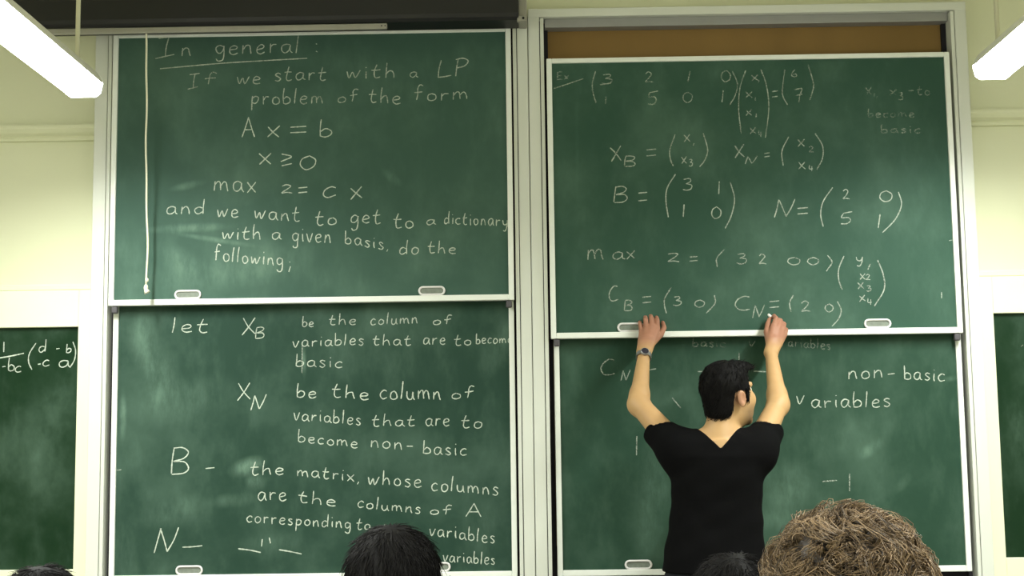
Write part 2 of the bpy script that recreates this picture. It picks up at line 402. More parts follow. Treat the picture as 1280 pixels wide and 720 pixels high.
SM = {
 'UL': [(0.321, 0.318, 0.227, 0.026, -0.03, 0.45), (0.438, 0.267, 0.227, 0.016, 0.17, 0.4), (0.29, 0.186, 0.146, 0.071, 0.44, 0.28), (0.636, 0.164, 0.292, 0.13, -0.0, 0.22), (0.373, 0.119, 0.389, 0.097, -0.09, 0.2), (0.076, 0.173, 0.081, 0.26, -0.0, 0.18), (0.319, 0.496, 0.097, 0.023, -0.21, 0.3), (1.163, 0.515, 0.065, 0.026, 0.7, 0.25), (0.866, 0.095, 0.058, 0.071, -0.52, 0.2), (1.031, 0.998, 0.26, 0.097, -0.0, 0.1), (1.392, 0.252, 0.292, 0.195, -0.0, 0.08), (1.595, 0.751, 0.065, 0.227, -0.17, 0.1)],
 'LL': [(0.132, 0.959, 0.082, 0.196, -0.17, 0.25), (0.2, 0.826, 0.098, 0.163, 0.17, 0.2), (0.284, 0.727, 0.294, 0.131, -0.17, 0.18), (0.558, 0.454, 0.098, 0.046, -0.31, 0.55), (0.591, 0.393, 0.052, 0.046, -0.0, 0.4), (0.257, 0.275, 0.196, 0.082, -0.17, 0.2), (0.501, 0.32, 0.131, 0.039, -0.09, 0.2), (0.045, 0.665, 0.02, 0.131, -0.0, 0.3), (1.595, 0.938, 0.082, 0.196, 0.61, 0.2), (0.785, 0.884, 0.013, 0.105, -0.03, 0.4), (1.087, 0.912, 0.49, 0.196, -0.0, 0.08), (1.505, 0.195, 0.131, 0.163, 0.52, 0.12), (0.049, 0.118, 0.098, 0.196, -0.0, 0.15), (0.664, 0.142, 0.196, 0.065, -0.0, 0.15)],
 'UR': [(1.541, 0.481, 0.13, 0.357, -0.0, 0.06), (1.571, 0.087, 0.097, 0.195, -0.0, 0.05), (1.401, 0.286, 0.227, 0.162, -0.0, 0.03), (0.121, 0.805, 0.013, 0.292, -0.0, 0.05), (0.189, 0.736, 0.026, 0.195, -0.0, 0.024), (0.577, 1.084, 0.292, 0.065, -0.0, 0.012), (1.329, 0.885, 0.195, 0.13, -0.0, 0.012), (0.23, 0.337, 0.195, 0.227, -0.0, 0.02), (0.433, 0.599, 0.26, 0.13, -0.0, 0.012), (0.029, 0.044, 0.065, 0.097, -0.0, 0.036), (1.596, 0.283, 0.065, 0.292, -0.0, 0.04)],
 'LR': [(0.386, 0.314, 0.098, 0.359, 0.09, 0.212), (0.935, 0.339, 0.147, 0.163, 0.7, 0.212), (0.866, 0.212, 0.196, 0.052, -0.0, 0.17), (1.246, 0.479, 0.052, 0.033, -0.0, 0.119), (1.279, 0.495, 0.098, 0.033, -0.7, 0.153), (1.395, 0.349, 0.065, 0.026, -0.79, 0.102), (1.096, 0.772, 0.196, 0.098, -0.0, 0.051), (1.625, 0.651, 0.033, 0.065, -0.0, 0.17), (0.477, 0.709, 0.033, 0.072, 0.87, 0.128), (1.185, 0.56, 0.457, 0.131, -0.35, 0.068), (0.839, 0.857, 0.261, 0.065, -0.0, 0.068), (1.605, 0.235, 0.065, 0.196, -0.0, 0.102), (1.615, 0.771, 0.046, 0.016, -0.17, 0.255)],
 'FL': [(1.417, 0.491, 0.197, 0.131, -0.0, 0.045), (1.519, 0.36, 0.131, 0.197, -0.0, 0.036)],
 'FR': [(0.075, 0.566, 0.066, 0.131, -0.0, 0.1), (0.082, 0.404, 0.099, 0.197, -0.0, 0.075)]}
CHALK = [
 ('UL','In general:',0.62,[('I',0.173,1.035,0.267,1.04,0.088),('n',0.28,1.043,0.324,1.042,0.078),('general',0.424,1.046,0.775,1.048,0.078),[(0.845,1.086),(0.85,1.083)],[(0.845,1.054),(0.852,1.05)],[(0.194,0.99),(0.438,1.008),(0.628,1.017),(0.809,1.024)]]),
 ('UL','If we start with a LP',0.55,[('I',0.312,0.903,0.359,0.905,0.062),('f',0.382,0.918,0.432,0.918,0.055),('we',0.516,0.92,0.616,0.918,0.068),('start',0.672,0.93,0.889,0.93,0.065),('with',0.972,0.934,1.176,0.935,0.065),('a',1.236,0.936,1.269,0.936,0.045),('L',1.352,0.929,1.409,0.933,0.071),('P',1.425,0.935,1.479,0.937,0.071)]),
 ('UL','problem of the form',0.55,[('problem',0.576,0.833,0.876,0.828,0.065),('of',0.936,0.831,1.022,0.836,0.055),('the',1.066,0.832,1.198,0.823,0.065),('form',1.255,0.835,1.478,0.838,0.065)]),
 ('UL','A x = b',0.8,[('A',0.537,0.692,0.591,0.694,0.078),('x',0.644,0.693,0.697,0.693,0.088),[(0.74,0.732),(0.806,0.735)],[(0.74,0.709),(0.806,0.711)],('b',0.86,0.69,0.916,0.689,0.075)]),
 ('UL','x ≥ 0',0.8,[('x',0.608,0.576,0.664,0.575,0.094),[(0.704,0.62),(0.745,0.608),(0.701,0.588)],[(0.704,0.57),(0.747,0.579)],('0',0.777,0.55,0.85,0.555,0.055)]),
 ('UL','max z = c x',0.75,[('max',0.423,0.47,0.599,0.459,0.084),('z',0.702,0.454,0.748,0.453,0.071),[(0.774,0.476),(0.811,0.479)],[(0.774,0.456),(0.811,0.459)],('c',0.873,0.434,0.933,0.44,0.091),('x',0.986,0.426,1.038,0.432,0.088)]),
 ('UL','and we want to get to a dictionary',0.75,[('and',0.229,0.375,0.388,0.372,0.065),('we',0.438,0.358,0.527,0.356,0.065),('want',0.593,0.349,0.781,0.336,0.068),('to',0.844,0.321,0.933,0.32,0.062),('get',0.989,0.324,1.114,0.324,0.068),('to',1.167,0.303,1.249,0.302,0.065),('a',1.301,0.311,1.338,0.314,0.042),('dictionary',1.374,0.316,1.636,0.302,0.055)]),
 ('UL','with a given basis,do the',0.75,[('with',0.462,0.266,0.62,0.262,0.062),('a',0.666,0.261,0.703,0.261,0.055),('given',0.749,0.253,0.91,0.244,0.068),('basis,',0.966,0.243,1.147,0.211,0.055),('do',1.189,0.193,1.271,0.192,0.058),('the',1.307,0.198,1.422,0.19,0.055)]),
 ('UL','following;',0.8,[('following',0.43,0.179,0.713,0.151,0.065),[(0.739,0.17),(0.741,0.167)],[(0.743,0.151),(0.736,0.128)]]),
 ('LL','let X B be the column of',0.62,[('let',0.244,1.003,0.396,1.001,0.065),('X',0.537,0.986,0.59,0.988,0.075),('B',0.59,0.975,0.63,0.978,0.046),('be',0.784,1.02,0.83,1.019,0.042),('the',0.893,1.027,1.005,1.025,0.046),('column',1.064,1.024,1.258,1.025,0.049),('of',1.32,1.02,1.399,1.023,0.039)]),
 ('LL','variables that are to become',0.7,[('variables',0.745,0.937,1.037,0.942,0.049),('that',1.073,0.94,1.231,0.938,0.046),('are',1.28,0.939,1.372,0.937,0.056),('to',1.408,0.934,1.477,0.933,0.046),('become',1.496,0.939,1.644,0.94,0.042)]),
 ('LL','basic',0.7,[('basic',0.758,0.858,0.949,0.849,0.052)]),
 ('LL','X N be the column of',0.8,[('X',0.52,0.721,0.572,0.723,0.069),('N',0.573,0.681,0.638,0.686,0.056),('be',0.762,0.73,0.844,0.729,0.056),('the',0.906,0.732,1.057,0.716,0.059),('column',1.102,0.719,1.351,0.712,0.072),('of',1.393,0.715,1.488,0.72,0.049)]),
 ('LL','variables that are to',0.75,[('variables',0.75,0.639,1.024,0.615,0.056),('that',1.069,0.609,1.245,0.607,0.049),('are',1.288,0.609,1.386,0.608,0.056),('to',1.434,0.598,1.519,0.596,0.056)]),
 ('LL','become non-basic',0.75,[('become',0.769,0.552,1.011,0.522,0.049),('non-',1.063,0.525,1.242,0.51,0.059),('basic',1.277,0.496,1.456,0.484,0.056)]),
 ('LL','B - the matrix,whose columns',0.8,[('B',0.249,0.423,0.327,0.425,0.105),[(0.392,0.448),(0.428,0.451)],('the',0.575,0.419,0.711,0.417,0.056),('matrix,',0.763,0.413,1.02,0.384,0.052),('whose',1.053,0.374,1.27,0.361,0.062),('columns',1.309,0.348,1.581,0.325,0.062)]),
 ('LL','are the columns of A',0.75,[('are',0.605,0.319,0.722,0.314,0.065),('the',0.77,0.31,0.923,0.286,0.052),('columns',1.01,0.283,1.266,0.254,0.049),('of',1.302,0.252,1.392,0.251,0.039),('A',1.447,0.242,1.509,0.24,0.056)]),
 ('LL','corresponding to basic variables',0.75,[('corresponding',0.56,0.23,0.984,0.199,0.052),('to',1.007,0.195,1.062,0.194,0.049),('basic',1.117,0.165,1.266,0.151,0.052),('variables',1.301,0.166,1.565,0.134,0.056)]),
 ('LL','N - ditto marks variables',0.8,[('N',0.185,0.11,0.286,0.112,0.095),[(0.302,0.134),(0.34,0.135),(0.382,0.139)],[(0.528,0.125),(0.574,0.119),(0.619,0.109)],[(0.625,0.162),(0.622,0.133)],[(0.653,0.168),(0.658,0.145)],[(0.693,0.119),(0.739,0.111),(0.784,0.101)],('variables',1.355,0.064,1.564,0.048,0.049)]),
 ('LL','stray ticks',0.35,[[(0.023,0.445),(0.049,0.448)],[(0.784,0.943),(0.783,0.831)]]),
 ('UR','Ex.',0.3,[('Ex.',0.035,1.076,0.098,1.078,0.032),[(0.021,1.039),(0.081,1.058),(0.145,1.079)]]),
 ('UR','2 by 4 matrix times x equals column of 6 and 7',0.34,[[(0.196,1.11),(0.182,1.058),(0.185,1.015),(0.196,0.975)],('3',0.22,1.055,0.267,1.055,0.042),[(0.237,1.001),(0.235,0.97)],[(0.214,1.052),(0.26,1.058)],('2',0.399,1.059,0.433,1.059,0.042),('5',0.407,0.964,0.453,0.967,0.058),[(0.588,1.103),(0.578,1.059)],('0',0.553,0.972,0.596,0.971,0.045),('0',0.714,1.057,0.757,1.056,0.049),[(0.723,1.02),(0.716,0.969)],[(0.763,1.1),(0.782,1.048),(0.772,0.999),(0.747,0.957)],[(0.818,1.103),(0.792,1.029),(0.784,0.938),(0.791,0.836)],('x',0.84,1.058,0.869,1.058,0.049),[(0.873,1.061),(0.869,1.051)],('x',0.814,0.988,0.844,0.987,0.049),[(0.855,0.99),(0.853,0.974)],('x',0.812,0.91,0.838,0.91,0.049),[(0.856,0.919),(0.854,0.903)],('x',0.826,0.836,0.852,0.835,0.049),('4',0.861,0.822,0.875,0.821,0.026),[(0.881,1.106),(0.902,1.037),(0.908,0.939),(0.89,0.818)],[(0.924,1.011),(0.947,1.014)],[(0.923,0.988),(0.946,0.991)],[(0.98,1.104),(0.967,1.022),(0.969,0.988),(0.986,0.954)],('6',1.005,1.072,1.032,1.072,0.029),('7',1.015,0.964,1.051,0.967,0.055),[(1.026,0.994),(1.049,0.997)],[(1.077,1.122),(1.096,1.042),(1.089,1.003),(1.078,0.973)]]),
 ('UR','x1,x3 - to become basic',0.2,[('x',1.309,0.989,1.335,0.989,0.062),[(1.345,0.996),(1.343,0.982)],[(1.358,0.985),(1.354,0.975)],('x',1.408,0.988,1.437,0.987,0.045),('3',1.443,0.967,1.463,0.967,0.032),[(1.486,1.005),(1.507,1.006)],('to',1.52,0.986,1.575,0.985,0.042),('become',1.315,0.897,1.505,0.893,0.036),('basic',1.365,0.83,1.529,0.827,0.036)]),
 ('UR','X B = column of x1 x3,X N = column of x2 x4',0.47,[('x',0.25,0.731,0.296,0.734,0.12),('B',0.305,0.707,0.355,0.706,0.042),[(0.399,0.774),(0.439,0.777)],[(0.399,0.749),(0.438,0.752)],[(0.519,0.837),(0.496,0.774),(0.497,0.734),(0.508,0.705)],('x',0.555,0.803,0.581,0.803,0.065),[(0.596,0.799),(0.592,0.789)],('x',0.542,0.713,0.565,0.713,0.058),('3',0.572,0.702,0.588,0.702,0.029),[(0.635,0.84),(0.651,0.772),(0.638,0.728),(0.616,0.7)],('x',0.76,0.736,0.803,0.739,0.101),('N',0.802,0.709,0.854,0.711,0.032),[(0.884,0.751),(0.905,0.754)],[(0.883,0.737),(0.905,0.74)],[(0.986,0.82),(0.956,0.76),(0.959,0.699)],('x',1.021,0.779,1.051,0.778,0.062),('2',1.066,0.755,1.086,0.754,0.026),('x',1.021,0.682,1.05,0.681,0.058),('4',1.063,0.674,1.08,0.674,0.026),[(1.095,0.832),(1.123,0.78),(1.121,0.727),(1.096,0.68)]]),
 ('UR','B = 3 1 1 0,N = 2 0 5 1',0.58,[('B',0.259,0.557,0.318,0.56,0.068),[(0.362,0.594),(0.398,0.597)],[(0.361,0.562),(0.397,0.565)],[(0.516,0.671),(0.481,0.614),(0.474,0.56),(0.482,0.492)],('3',0.543,0.603,0.585,0.602,0.049),[(0.695,0.638),(0.691,0.585)],[(0.548,0.544),(0.543,0.493)],('0',0.657,0.483,0.7,0.484,0.049),[(0.74,0.634),(0.755,0.563),(0.739,0.493),(0.713,0.442)],('N',0.912,0.484,1.004,0.486,0.078),[(1.011,0.52),(1.054,0.523)],[(1.01,0.497),(1.053,0.5)],[(1.158,0.605),(1.117,0.547),(1.105,0.494),(1.113,0.443)],('2',1.196,0.556,1.225,0.555,0.039),('5',1.182,0.451,1.234,0.456,0.049),('0',1.346,0.543,1.401,0.542,0.045),[(1.347,0.491),(1.337,0.434)],[(1.426,0.582),(1.436,0.529),(1.408,0.469),(1.353,0.414)]]),
 ('UR','max z = 3 2 0 0 times column of x',0.45,[('m',0.143,0.32,0.215,0.323,0.088),('a',0.248,0.322,0.297,0.321,0.058),('x',0.307,0.321,0.342,0.324,0.065),('z',0.473,0.306,0.522,0.305,0.071),[(0.565,0.326),(0.597,0.328)],[(0.564,0.309),(0.597,0.312)],[(0.707,0.355),(0.675,0.319),(0.676,0.284)],('3',0.753,0.295,0.798,0.294,0.042),('2',0.844,0.293,0.876,0.293,0.039),('0',0.961,0.288,1.016,0.287,0.032),('0',1.042,0.287,1.091,0.286,0.029),[(1.126,0.325),(1.143,0.296),(1.119,0.259)],[(1.193,0.321),(1.17,0.269),(1.168,0.223),(1.18,0.183)],('y',1.241,0.294,1.27,0.293,0.045),[(1.298,0.286),(1.288,0.264)],('x',1.254,0.225,1.277,0.224,0.049),('2',1.277,0.221,1.296,0.221,0.023),('x',1.243,0.185,1.269,0.185,0.049),('3',1.278,0.175,1.298,0.175,0.023),('x',1.247,0.133,1.273,0.136,0.049),('4',1.279,0.119,1.298,0.119,0.029),[(1.328,0.304),(1.349,0.243),(1.35,0.181),(1.308,0.114)]]),
 ('UR','C B = 3 0,C N = 2 0',0.45,[('C',0.228,0.145,0.27,0.151,0.065),('B',0.292,0.111,0.328,0.111,0.042),[(0.368,0.164),(0.404,0.167)],[(0.368,0.141),(0.403,0.144)],[(0.486,0.202),(0.459,0.158),(0.457,0.128),(0.464,0.097)],('3',0.491,0.128,0.527,0.127,0.036),('0',0.578,0.118,0.621,0.119,0.032),[(0.661,0.168),(0.662,0.135),(0.626,0.095)],('C',0.74,0.105,0.805,0.107,0.058),('N',0.811,0.071,0.863,0.073,0.049),[(0.884,0.138),(0.923,0.141)],[(0.883,0.114),(0.922,0.117)],[(0.981,0.163),(0.965,0.131),(0.97,0.096)],('2',1.009,0.094,1.048,0.094,0.042),('0',1.106,0.093,1.142,0.092,0.032),[(1.159,0.135),(1.173,0.098),(1.16,0.063),(1.133,0.034)]]),
 ('UR','stray ticks',0.5,[[(1.582,0.167),(1.581,0.141)],[(1.622,0.377),(1.638,0.38)]]),
 ('LR','non-basic variables',0.65,[('non-',1.198,0.774,1.393,0.777,0.065),('basic',1.425,0.77,1.59,0.758,0.059),('v',0.984,0.673,1.019,0.672,0.065),('ariables',1.045,0.659,1.365,0.659,0.065)]),
 ('LR','C N and dashes',0.35,[('C',0.191,0.804,0.253,0.807,0.065),('N',0.275,0.78,0.314,0.783,0.039),[(0.392,0.823),(0.42,0.827)],[(0.589,0.813),(0.628,0.813)],[(0.816,0.812),(0.875,0.808)],[(0.76,0.887),(0.758,0.858)],[(0.482,0.709),(0.516,0.666)],[(0.335,0.556),(0.332,0.478)],[(1.189,0.393),(1.186,0.323)],[(1.079,0.363),(1.137,0.367)]]),
 ('LR','basic variables,half erased',0.16,[('basic',0.572,0.916,0.706,0.911,0.039),('v',0.8,0.913,0.826,0.913,0.039),('ariables',0.96,0.911,1.132,0.895,0.042)]),
 ('FL','1 over ad-bc times matrix d -b -c a',0.75,[[(-0.327,0.933),(-0.327,0.891)],[(-0.441,0.852),(-0.342,0.867),(-0.292,0.875),(-0.243,0.885)],('b',-0.307,0.812,-0.281,0.811,0.053),('c',-0.28,0.805,-0.251,0.808,0.053),[(-0.331,0.83),(-0.318,0.832)],[(-0.194,0.926),(-0.22,0.883),(-0.222,0.847),(-0.208,0.817)],('d',-0.183,0.886,-0.15,0.889,0.053),[(-0.109,0.901),(-0.095,0.903)],('b',-0.067,0.884,-0.047,0.887,0.039),[(-0.184,0.838),(-0.172,0.84)],('c',-0.165,0.83,-0.135,0.832,0.049),('a',-0.099,0.825,-0.052,0.825,0.059),[(-0.041,0.93),(-0.029,0.894),(-0.033,0.854),(-0.051,0.823)]]),
 ('FR','stray tick',0.3,[[(0.125,0.854),(0.135,0.86)]]),
]

BOARDS = {}
BOARDS['UL'] = sliding_board(-1.724, 5.69, 1.998, 1.660, 1.145, SM['UL'], 1, 'upper left sliding chalkboard headed "In general:", cord hanging in front', True)
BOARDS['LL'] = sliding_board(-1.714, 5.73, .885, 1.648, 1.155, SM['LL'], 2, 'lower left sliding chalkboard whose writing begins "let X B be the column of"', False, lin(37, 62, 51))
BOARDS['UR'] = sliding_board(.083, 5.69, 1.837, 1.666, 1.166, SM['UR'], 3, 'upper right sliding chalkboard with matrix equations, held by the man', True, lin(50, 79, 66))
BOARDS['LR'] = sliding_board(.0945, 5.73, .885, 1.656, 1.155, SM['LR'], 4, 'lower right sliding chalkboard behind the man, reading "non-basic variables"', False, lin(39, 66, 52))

def fixed_board(x0, x1, fx0, fx1, name, label, smears, seed):
    """x0..x1 green field, fx0..fx1 outer edge of the cream surround"""
    r = empty('fixed_chalkboard', (x0, 5.76, .935), label, 'chalkboard')
    w, h = x1-x0, .985
    MB().box(-.01, w+.01, 0, .026, -.01, h+.01).build('writing_surface', board_mat('board_green_%d' % seed, smears, seed, lin(18, 44, 24)), r)
    mb = MB(); a, b = fx0-x0, fx1-x0
    mb.box(a, 0, -.018, .036, -.35, 1.137, .003); mb.box(w, b, -.018, .036, -.35, 1.137, .003)
    mb.box(0, w, -.018, .036, h, 1.137, .003); mb.box(0, w, -.018, .036, -.35, 0, .003)
    mb.build('surround', M['panel'], r)
    return r
BOARDS['FL'] = fixed_board(-3.5, -1.865, -3.7, -1.805, 'FL', 'green chalkboard in a cream surround at the far left, with a chalk inverse matrix', SM['FL'], 5)
BOARDS['FR'] = fixed_board(1.895, 3.5, 1.834, 3.7, 'FR', 'blank green chalkboard in a cream surround at the far right', SM['FR'], 6)
OFF = {'UL': (-1.722+1.724, 2.0-1.998), 'LL': (-.006, 0), 'UR': (.09-.083, .001), 'LR': (.09-.0945, 0), 'FL': (-1.85+3.5, -.005), 'FR': (1.88-1.895, -.005)}
for b, title, st, items in CHALK:
    dx, dz = OFF[b]; it2 = []
    for it in items:
        if isinstance(it, tuple): it2.append((it[0], it[1]+dx, it[2]+dz, it[3]+dx, it[4]+dz, it[5]))
        else: it2.append([(p[0]+dx, p[1]+dz) for p in it])
    chalk_line(title, st, it2, BOARDS[b])

# ------------------------------------------------------------------ rolled-up projection screen over the left boards
def projection_screen():
    x0, x1 = -2.09, -.03; cx = (x0+x1)/2; hw = (x1-x0)/2
    r = empty('projection_screen', (cx, 5.58, 3.1), 'black projection screen casing above the left boards, rolled up, with a pull cord', 'projection screen')
    # casing: rounded box section, swept along x
    prof = [(-.075, .03), (-.08, .045), (-.08, .125), (-.07, .14), (.055, .14), (.065, .13), (.065, .03), (.055, .02), (-.06, .02)]
    mb = MB(); n = len(prof)
    A = [mb.bm.verts.new((-hw, y, z)) for y, z in prof]; B = [mb.bm.verts.new((hw, y, z)) for y, z in prof]
    mb.bm.faces.new(A); mb.bm.faces.new(list(reversed(B)))
    for i in range(n): mb.bm.faces.new((A[i], A[(i+1) % n], B[(i+1) % n], B[i]))
    mb.build('casing', M['casing'], r)
    mb = MB().box(-hw-.004, hw+.004, -.05, .062, .138, .15, .002); mb.build('mounting_strip', M['slat'], r)
    sx0, sx1 = -2.06-cx, -.562-cx
    sl = MB().box(sx0, sx1, -.062, -.046, -.008, .0165, .004); so = sl.build('bottom_slat', M['slat'], r)
    for k in (.008, .022):
        MB().tube([(sx1-k, -.0625, .005), (sx1-k, -.060, .005)], .003, 10).build('screw', M['groove'], so)
    br = MB().box(hw, hw+.035, -.05, .07, .022, .15, .004).box(hw-.005, hw+.03, -.07, -.045, .012, .034, .003).build('end_bracket', M['slat'], r)
    MB().tube([(hw+.02, -.074, .024), (hw+.02, -.069, .024)], .005, 10).build('screw', M['groove'], br)
    # pull cord, slightly kinked, with a knotted pull
    px = -1.545-cx; pts = []
    for i in range(40):
        t = i/39; z = .004-1.03*t
        pts.append((px-.006*t+.0022*math.sin(t*9)+.0015*math.sin(t*23+1), -.05+.085*min(1, t*1.2)**1.0, z))
    co = MB().tube(pts, .0042, 8).build('pull_cord', M['cord'], r, True)
    e = pts[-1]
    MB().sphere((e[0], e[1], e[2]-.012), (.009, .008, .016)).tube([(e[0], e[1], e[2]-.02), (e[0]+.006, e[1], e[2]-.032)], [.008, .013], 10).sphere((e[0]+.004, e[1], e[2]+.02), (.007, .006, .008)).build('cord_knob', M['cord'], co, True)
    return r
projection_screen()

# ------------------------------------------------------------------ hanging fluorescent lamps
def lamp(x, y_end, zb, length, label, power=LAMP_POWER, group='hanging fluorescent lamps'):
    """y_end = end nearest the boards; lamp runs back from there"""
    r = empty('hanging_lamp', (x, y_end-length/2, zb), label, 'ceiling lamp', group)
    h = length/2
    MB().prism([(-.046, 0), (.046, 0), (.062, .012), (.07, .052), (-.07, .052), (-.062, .012)], -h+.012, h-.012).build('diffuser', M['diffuser'], r)
    MB().prism([(-.072, .05), (.072, .05), (.066, .066), (.05, .092), (-.05, .092), (-.066, .066)], -h, h).build('housing', M['lampmetal'], r)
    for s in (-1, 1):
        a, b = sorted((s*(h-.012), s*h))
        MB().prism([(-.047, -.001), (.047, -.001), (.064, .012), (.072, .052), (-.072, .052), (-.064, .012)], a, b).build('end_cap', M['diffuser'], r)
        MB().tube([(0, s*(h-.08), .088), (0, s*(h-.08), ZC-zb-.02)], .0085, 12).tube([(0, s*(h-.08), ZC-zb-.03), (0, s*(h-.08), ZC-zb)], [.02, .035], 16).build('hanging_rod', M['rod'], r, True)
    ld = bpy.data.lights.new('tube_light', 'AREA'); ld.shape = 'RECTANGLE'; ld.size = .085; ld.size_y = length-.06
    ld.energy = power; ld.spread = math.radians(158); ld.color = LAMP_COLOR
    lo = bpy.data.objects.new('tube_light', ld); C.objects.link(lo); lo.parent = r; lo.location = (0, 0, -.004)
    return r
lamp(-1.655, 5.10, 2.722, 1.5, 'lit fluorescent lamp hanging at the top left, in front of the screen casing')
lamp(1.725, 5.10, 2.732, 1.5, 'lit fluorescent lamp hanging at the top right, in front of the cream wall')
for sx, side in ((-1.655, 'left'), (1.725, 'right')):  # two more lamp rows out of view, added as fill light
    lamp(sx, 2.2, 2.727, 1.5, 'unseen fluorescent lamp added as fill over the seats, %s row' % side, LAMP_POWER*1.7)
    lamp(sx, -.6, 2.727, 1.5, 'unseen fluorescent lamp added as fill at the back of the room, %s row' % side, LAMP_POWER*1.7)

# ------------------------------------------------------------------ bodies: smooth-blended volumes turned into one continuous surface
V3 = lambda *a: np.array(a, float)
def rotz(a):
    c, s = math.cos(a), math.sin(a); return np.array(((c, -s, 0), (s, c, 0), (0, 0, 1.)))
def rotx(a):
    c, s = math.cos(a), math.sin(a); return np.array(((1, 0, 0), (0, c, -s), (0, s, c)))

class Vol:
    def __init__(self, lo, hi, vox):
        self.lo = np.array(lo, float); self.v = vox
        self.n = np.ceil((np.array(hi)-self.lo)/vox).astype(int)+1
        self.D = np.full(self.n, .2, np.float32)
    def _sub(self, a, b, pad):
        i0 = np.clip(np.floor((a-pad-self.lo)/self.v).astype(int), 0, self.n-1)
        i1 = np.clip(np.ceil((b+pad-self.lo)/self.v).astype(int)+1, 1, self.n)
        ax = [(self.lo[k]+np.arange(i0[k], i1[k])*self.v).astype(np.float32) for k in range(3)]
        return tuple(slice(i0[k], i1[k]) for k in range(3)), ax
    def op(self, a, b, f, k=.01, mode='add'):
        if not k: k = .0005
        sl, (x, y, z) = self._sub(np.minimum(a, b), np.maximum(a, b), k+3*self.v)
        if min(len(x), len(y), len(z)) == 0: return self
        d = f(x[:, None, None], y[None, :, None], z[None, None, :]); D = self.D[sl]
        if mode == 'add':
            h = np.clip(.5+.5*(D-d)/k, 0, 1); self.D[sl] = D*(1-h)+d*h-k*h*(1-h)
        elif mode == 'sub':
            h = np.clip(.5-.5*(D+d)/k, 0, 1); self.D[sl] = D*(1-h)-d*h+k*h*(1-h)
        else:
            h = np.clip(.5-.5*(D-d)/k, 0, 1); self.D[sl] = D*(1-h)+d*h+k*h*(1-h)
        return self
    def cone(self, a, b, ra, rb, k=.01, mode='add'):
        a, b = np.array(a, float), np.array(b, float); ba = b-a; bb = float(ba@ba)+1e-12; R = max(ra, rb)
        def f(x, y, z):
            h = np.clip(((x-a[0])*ba[0]+(y-a[1])*ba[1]+(z-a[2])*ba[2])/bb, 0, 1)
            return np.sqrt((x-a[0]-h*ba[0])**2+(y-a[1]-h*ba[1])**2+(z-a[2]-h*ba[2])**2)-(ra+(rb-ra)*h)
        return self.op(np.minimum(a, b)-R, np.maximum(a, b)+R, f, k, mode)
    def ell(self, c, r, R=None, k=.01, mode='add', amp=0, fr=60):
        c = np.array(c, float); R = np.eye(3) if R is None else R; m = max(r)
        def f(x, y, z):
            X, Y, Z = x-c[0], y-c[1], z-c[2]
            u = (R[0, 0]*X+R[1, 0]*Y+R[2, 0]*Z); v = (R[0, 1]*X+R[1, 1]*Y+R[2, 1]*Z); w = (R[0, 2]*X+R[1, 2]*Y+R[2, 2]*Z)
            k0 = np.sqrt((u/r[0])**2+(v/r[1])**2+(w/r[2])**2)
            k1 = np.sqrt((u/r[0]**2)**2+(v/r[1]**2)**2+(w/r[2]**2)**2)+1e-6
            d = k0*(k0-1)/k1
            if amp: d = d+amp*np.sin(u*fr)*np.sin(v*fr*1.13+1)*np.sin(w*fr*.9+2)
            return d
        return self.op(c-m, c+m, f, k, mode)
    def loft(self, rows, k=.01, mode='add', amp=0):
        """rows of (z, centre x, centre y, half width, half depth)"""
        rows = np.array(rows, float); zs = rows[:, 0]
        lo = V3((rows[:, 1]-rows[:, 3]).min(), (rows[:, 2]-rows[:, 4]).min(), zs[0]); hi = V3((rows[:, 1]+rows[:, 3]).max(), (rows[:, 2]+rows[:, 4]).max(), zs[-1])
        def f(x, y, z):
            g = lambda i: np.interp(z.ravel(), zs, rows[:, i]).astype(np.float32)[None, None, :]
            cx, cy, a, b = g(1), g(2), g(3), g(4)
            e = 2.4
            q = (np.abs((x-cx)/a)**e+np.abs((y-cy)/b)**e)**(1/e)
            d = (q-1)*np.minimum(a, b)
            if amp: d = d+amp*(np.sin(z*38+x*9+np.sin(x*21)*1.2)*np.sin(x*17+z*6)+.6*np.sin(z*71-x*33+y*20))
            return np.maximum(d, np.maximum(zs[0]-z, z-zs[-1]))
        return self.op(lo, hi, f, k, mode)
    def plane(self, p, n, lo, hi, k=.004, mode='sub'):
        """takes away the side the normal points to, inside the given box"""
        n = np.array(n, float); n = n/np.linalg.norm(n)
        def f(x, y, z): return -((x-p[0])*n[0]+(y-p[1])*n[1]+(z-p[2])*n[2])
        return self.op(np.array(lo, float), np.array(hi, float), f, k, mode)
    def mesh(self, name):
        D = self.D; ins = D < 0
        cnt = np.zeros(self.n-1, np.int8)
        for dx in (0, 1):
            for dy in (0, 1):
                for dz in (0, 1):
                    cnt += ins[dx:self.n[0]-1+dx, dy:self.n[1]-1+dy, dz:self.n[2]-1+dz]
        idx = np.argwhere((cnt > 0) & (cnt < 8)); del cnt
        ids = np.full(self.n-1, -1, np.int32); ids[tuple(idx.T)] = np.arange(len(idx))
        acc = np.zeros((len(idx), 3)); num = np.zeros(len(idx))
        corners = [(a, b, c) for a in (0, 1) for b in (0, 1) for c in (0, 1)]
        for ca in corners:
            for ax in range(3):
                if ca[ax]: continue
                cb = list(ca); cb[ax] = 1
                da = D[idx[:, 0]+ca[0], idx[:, 1]+ca[1], idx[:, 2]+ca[2]]; db = D[idx[:, 0]+cb[0], idx[:, 1]+cb[1], idx[:, 2]+cb[2]]
                m = (da < 0) != (db < 0); t = np.where(m, da/(da-db+1e-12*(da == db)), 0)
                p = np.tile(np.array(ca, float), (len(idx), 1)); p[:, ax] += t
                acc[m] += p[m]; num[m] += 1
        co = self.lo+(idx+acc/num[:, None])*self.v
        quads = []
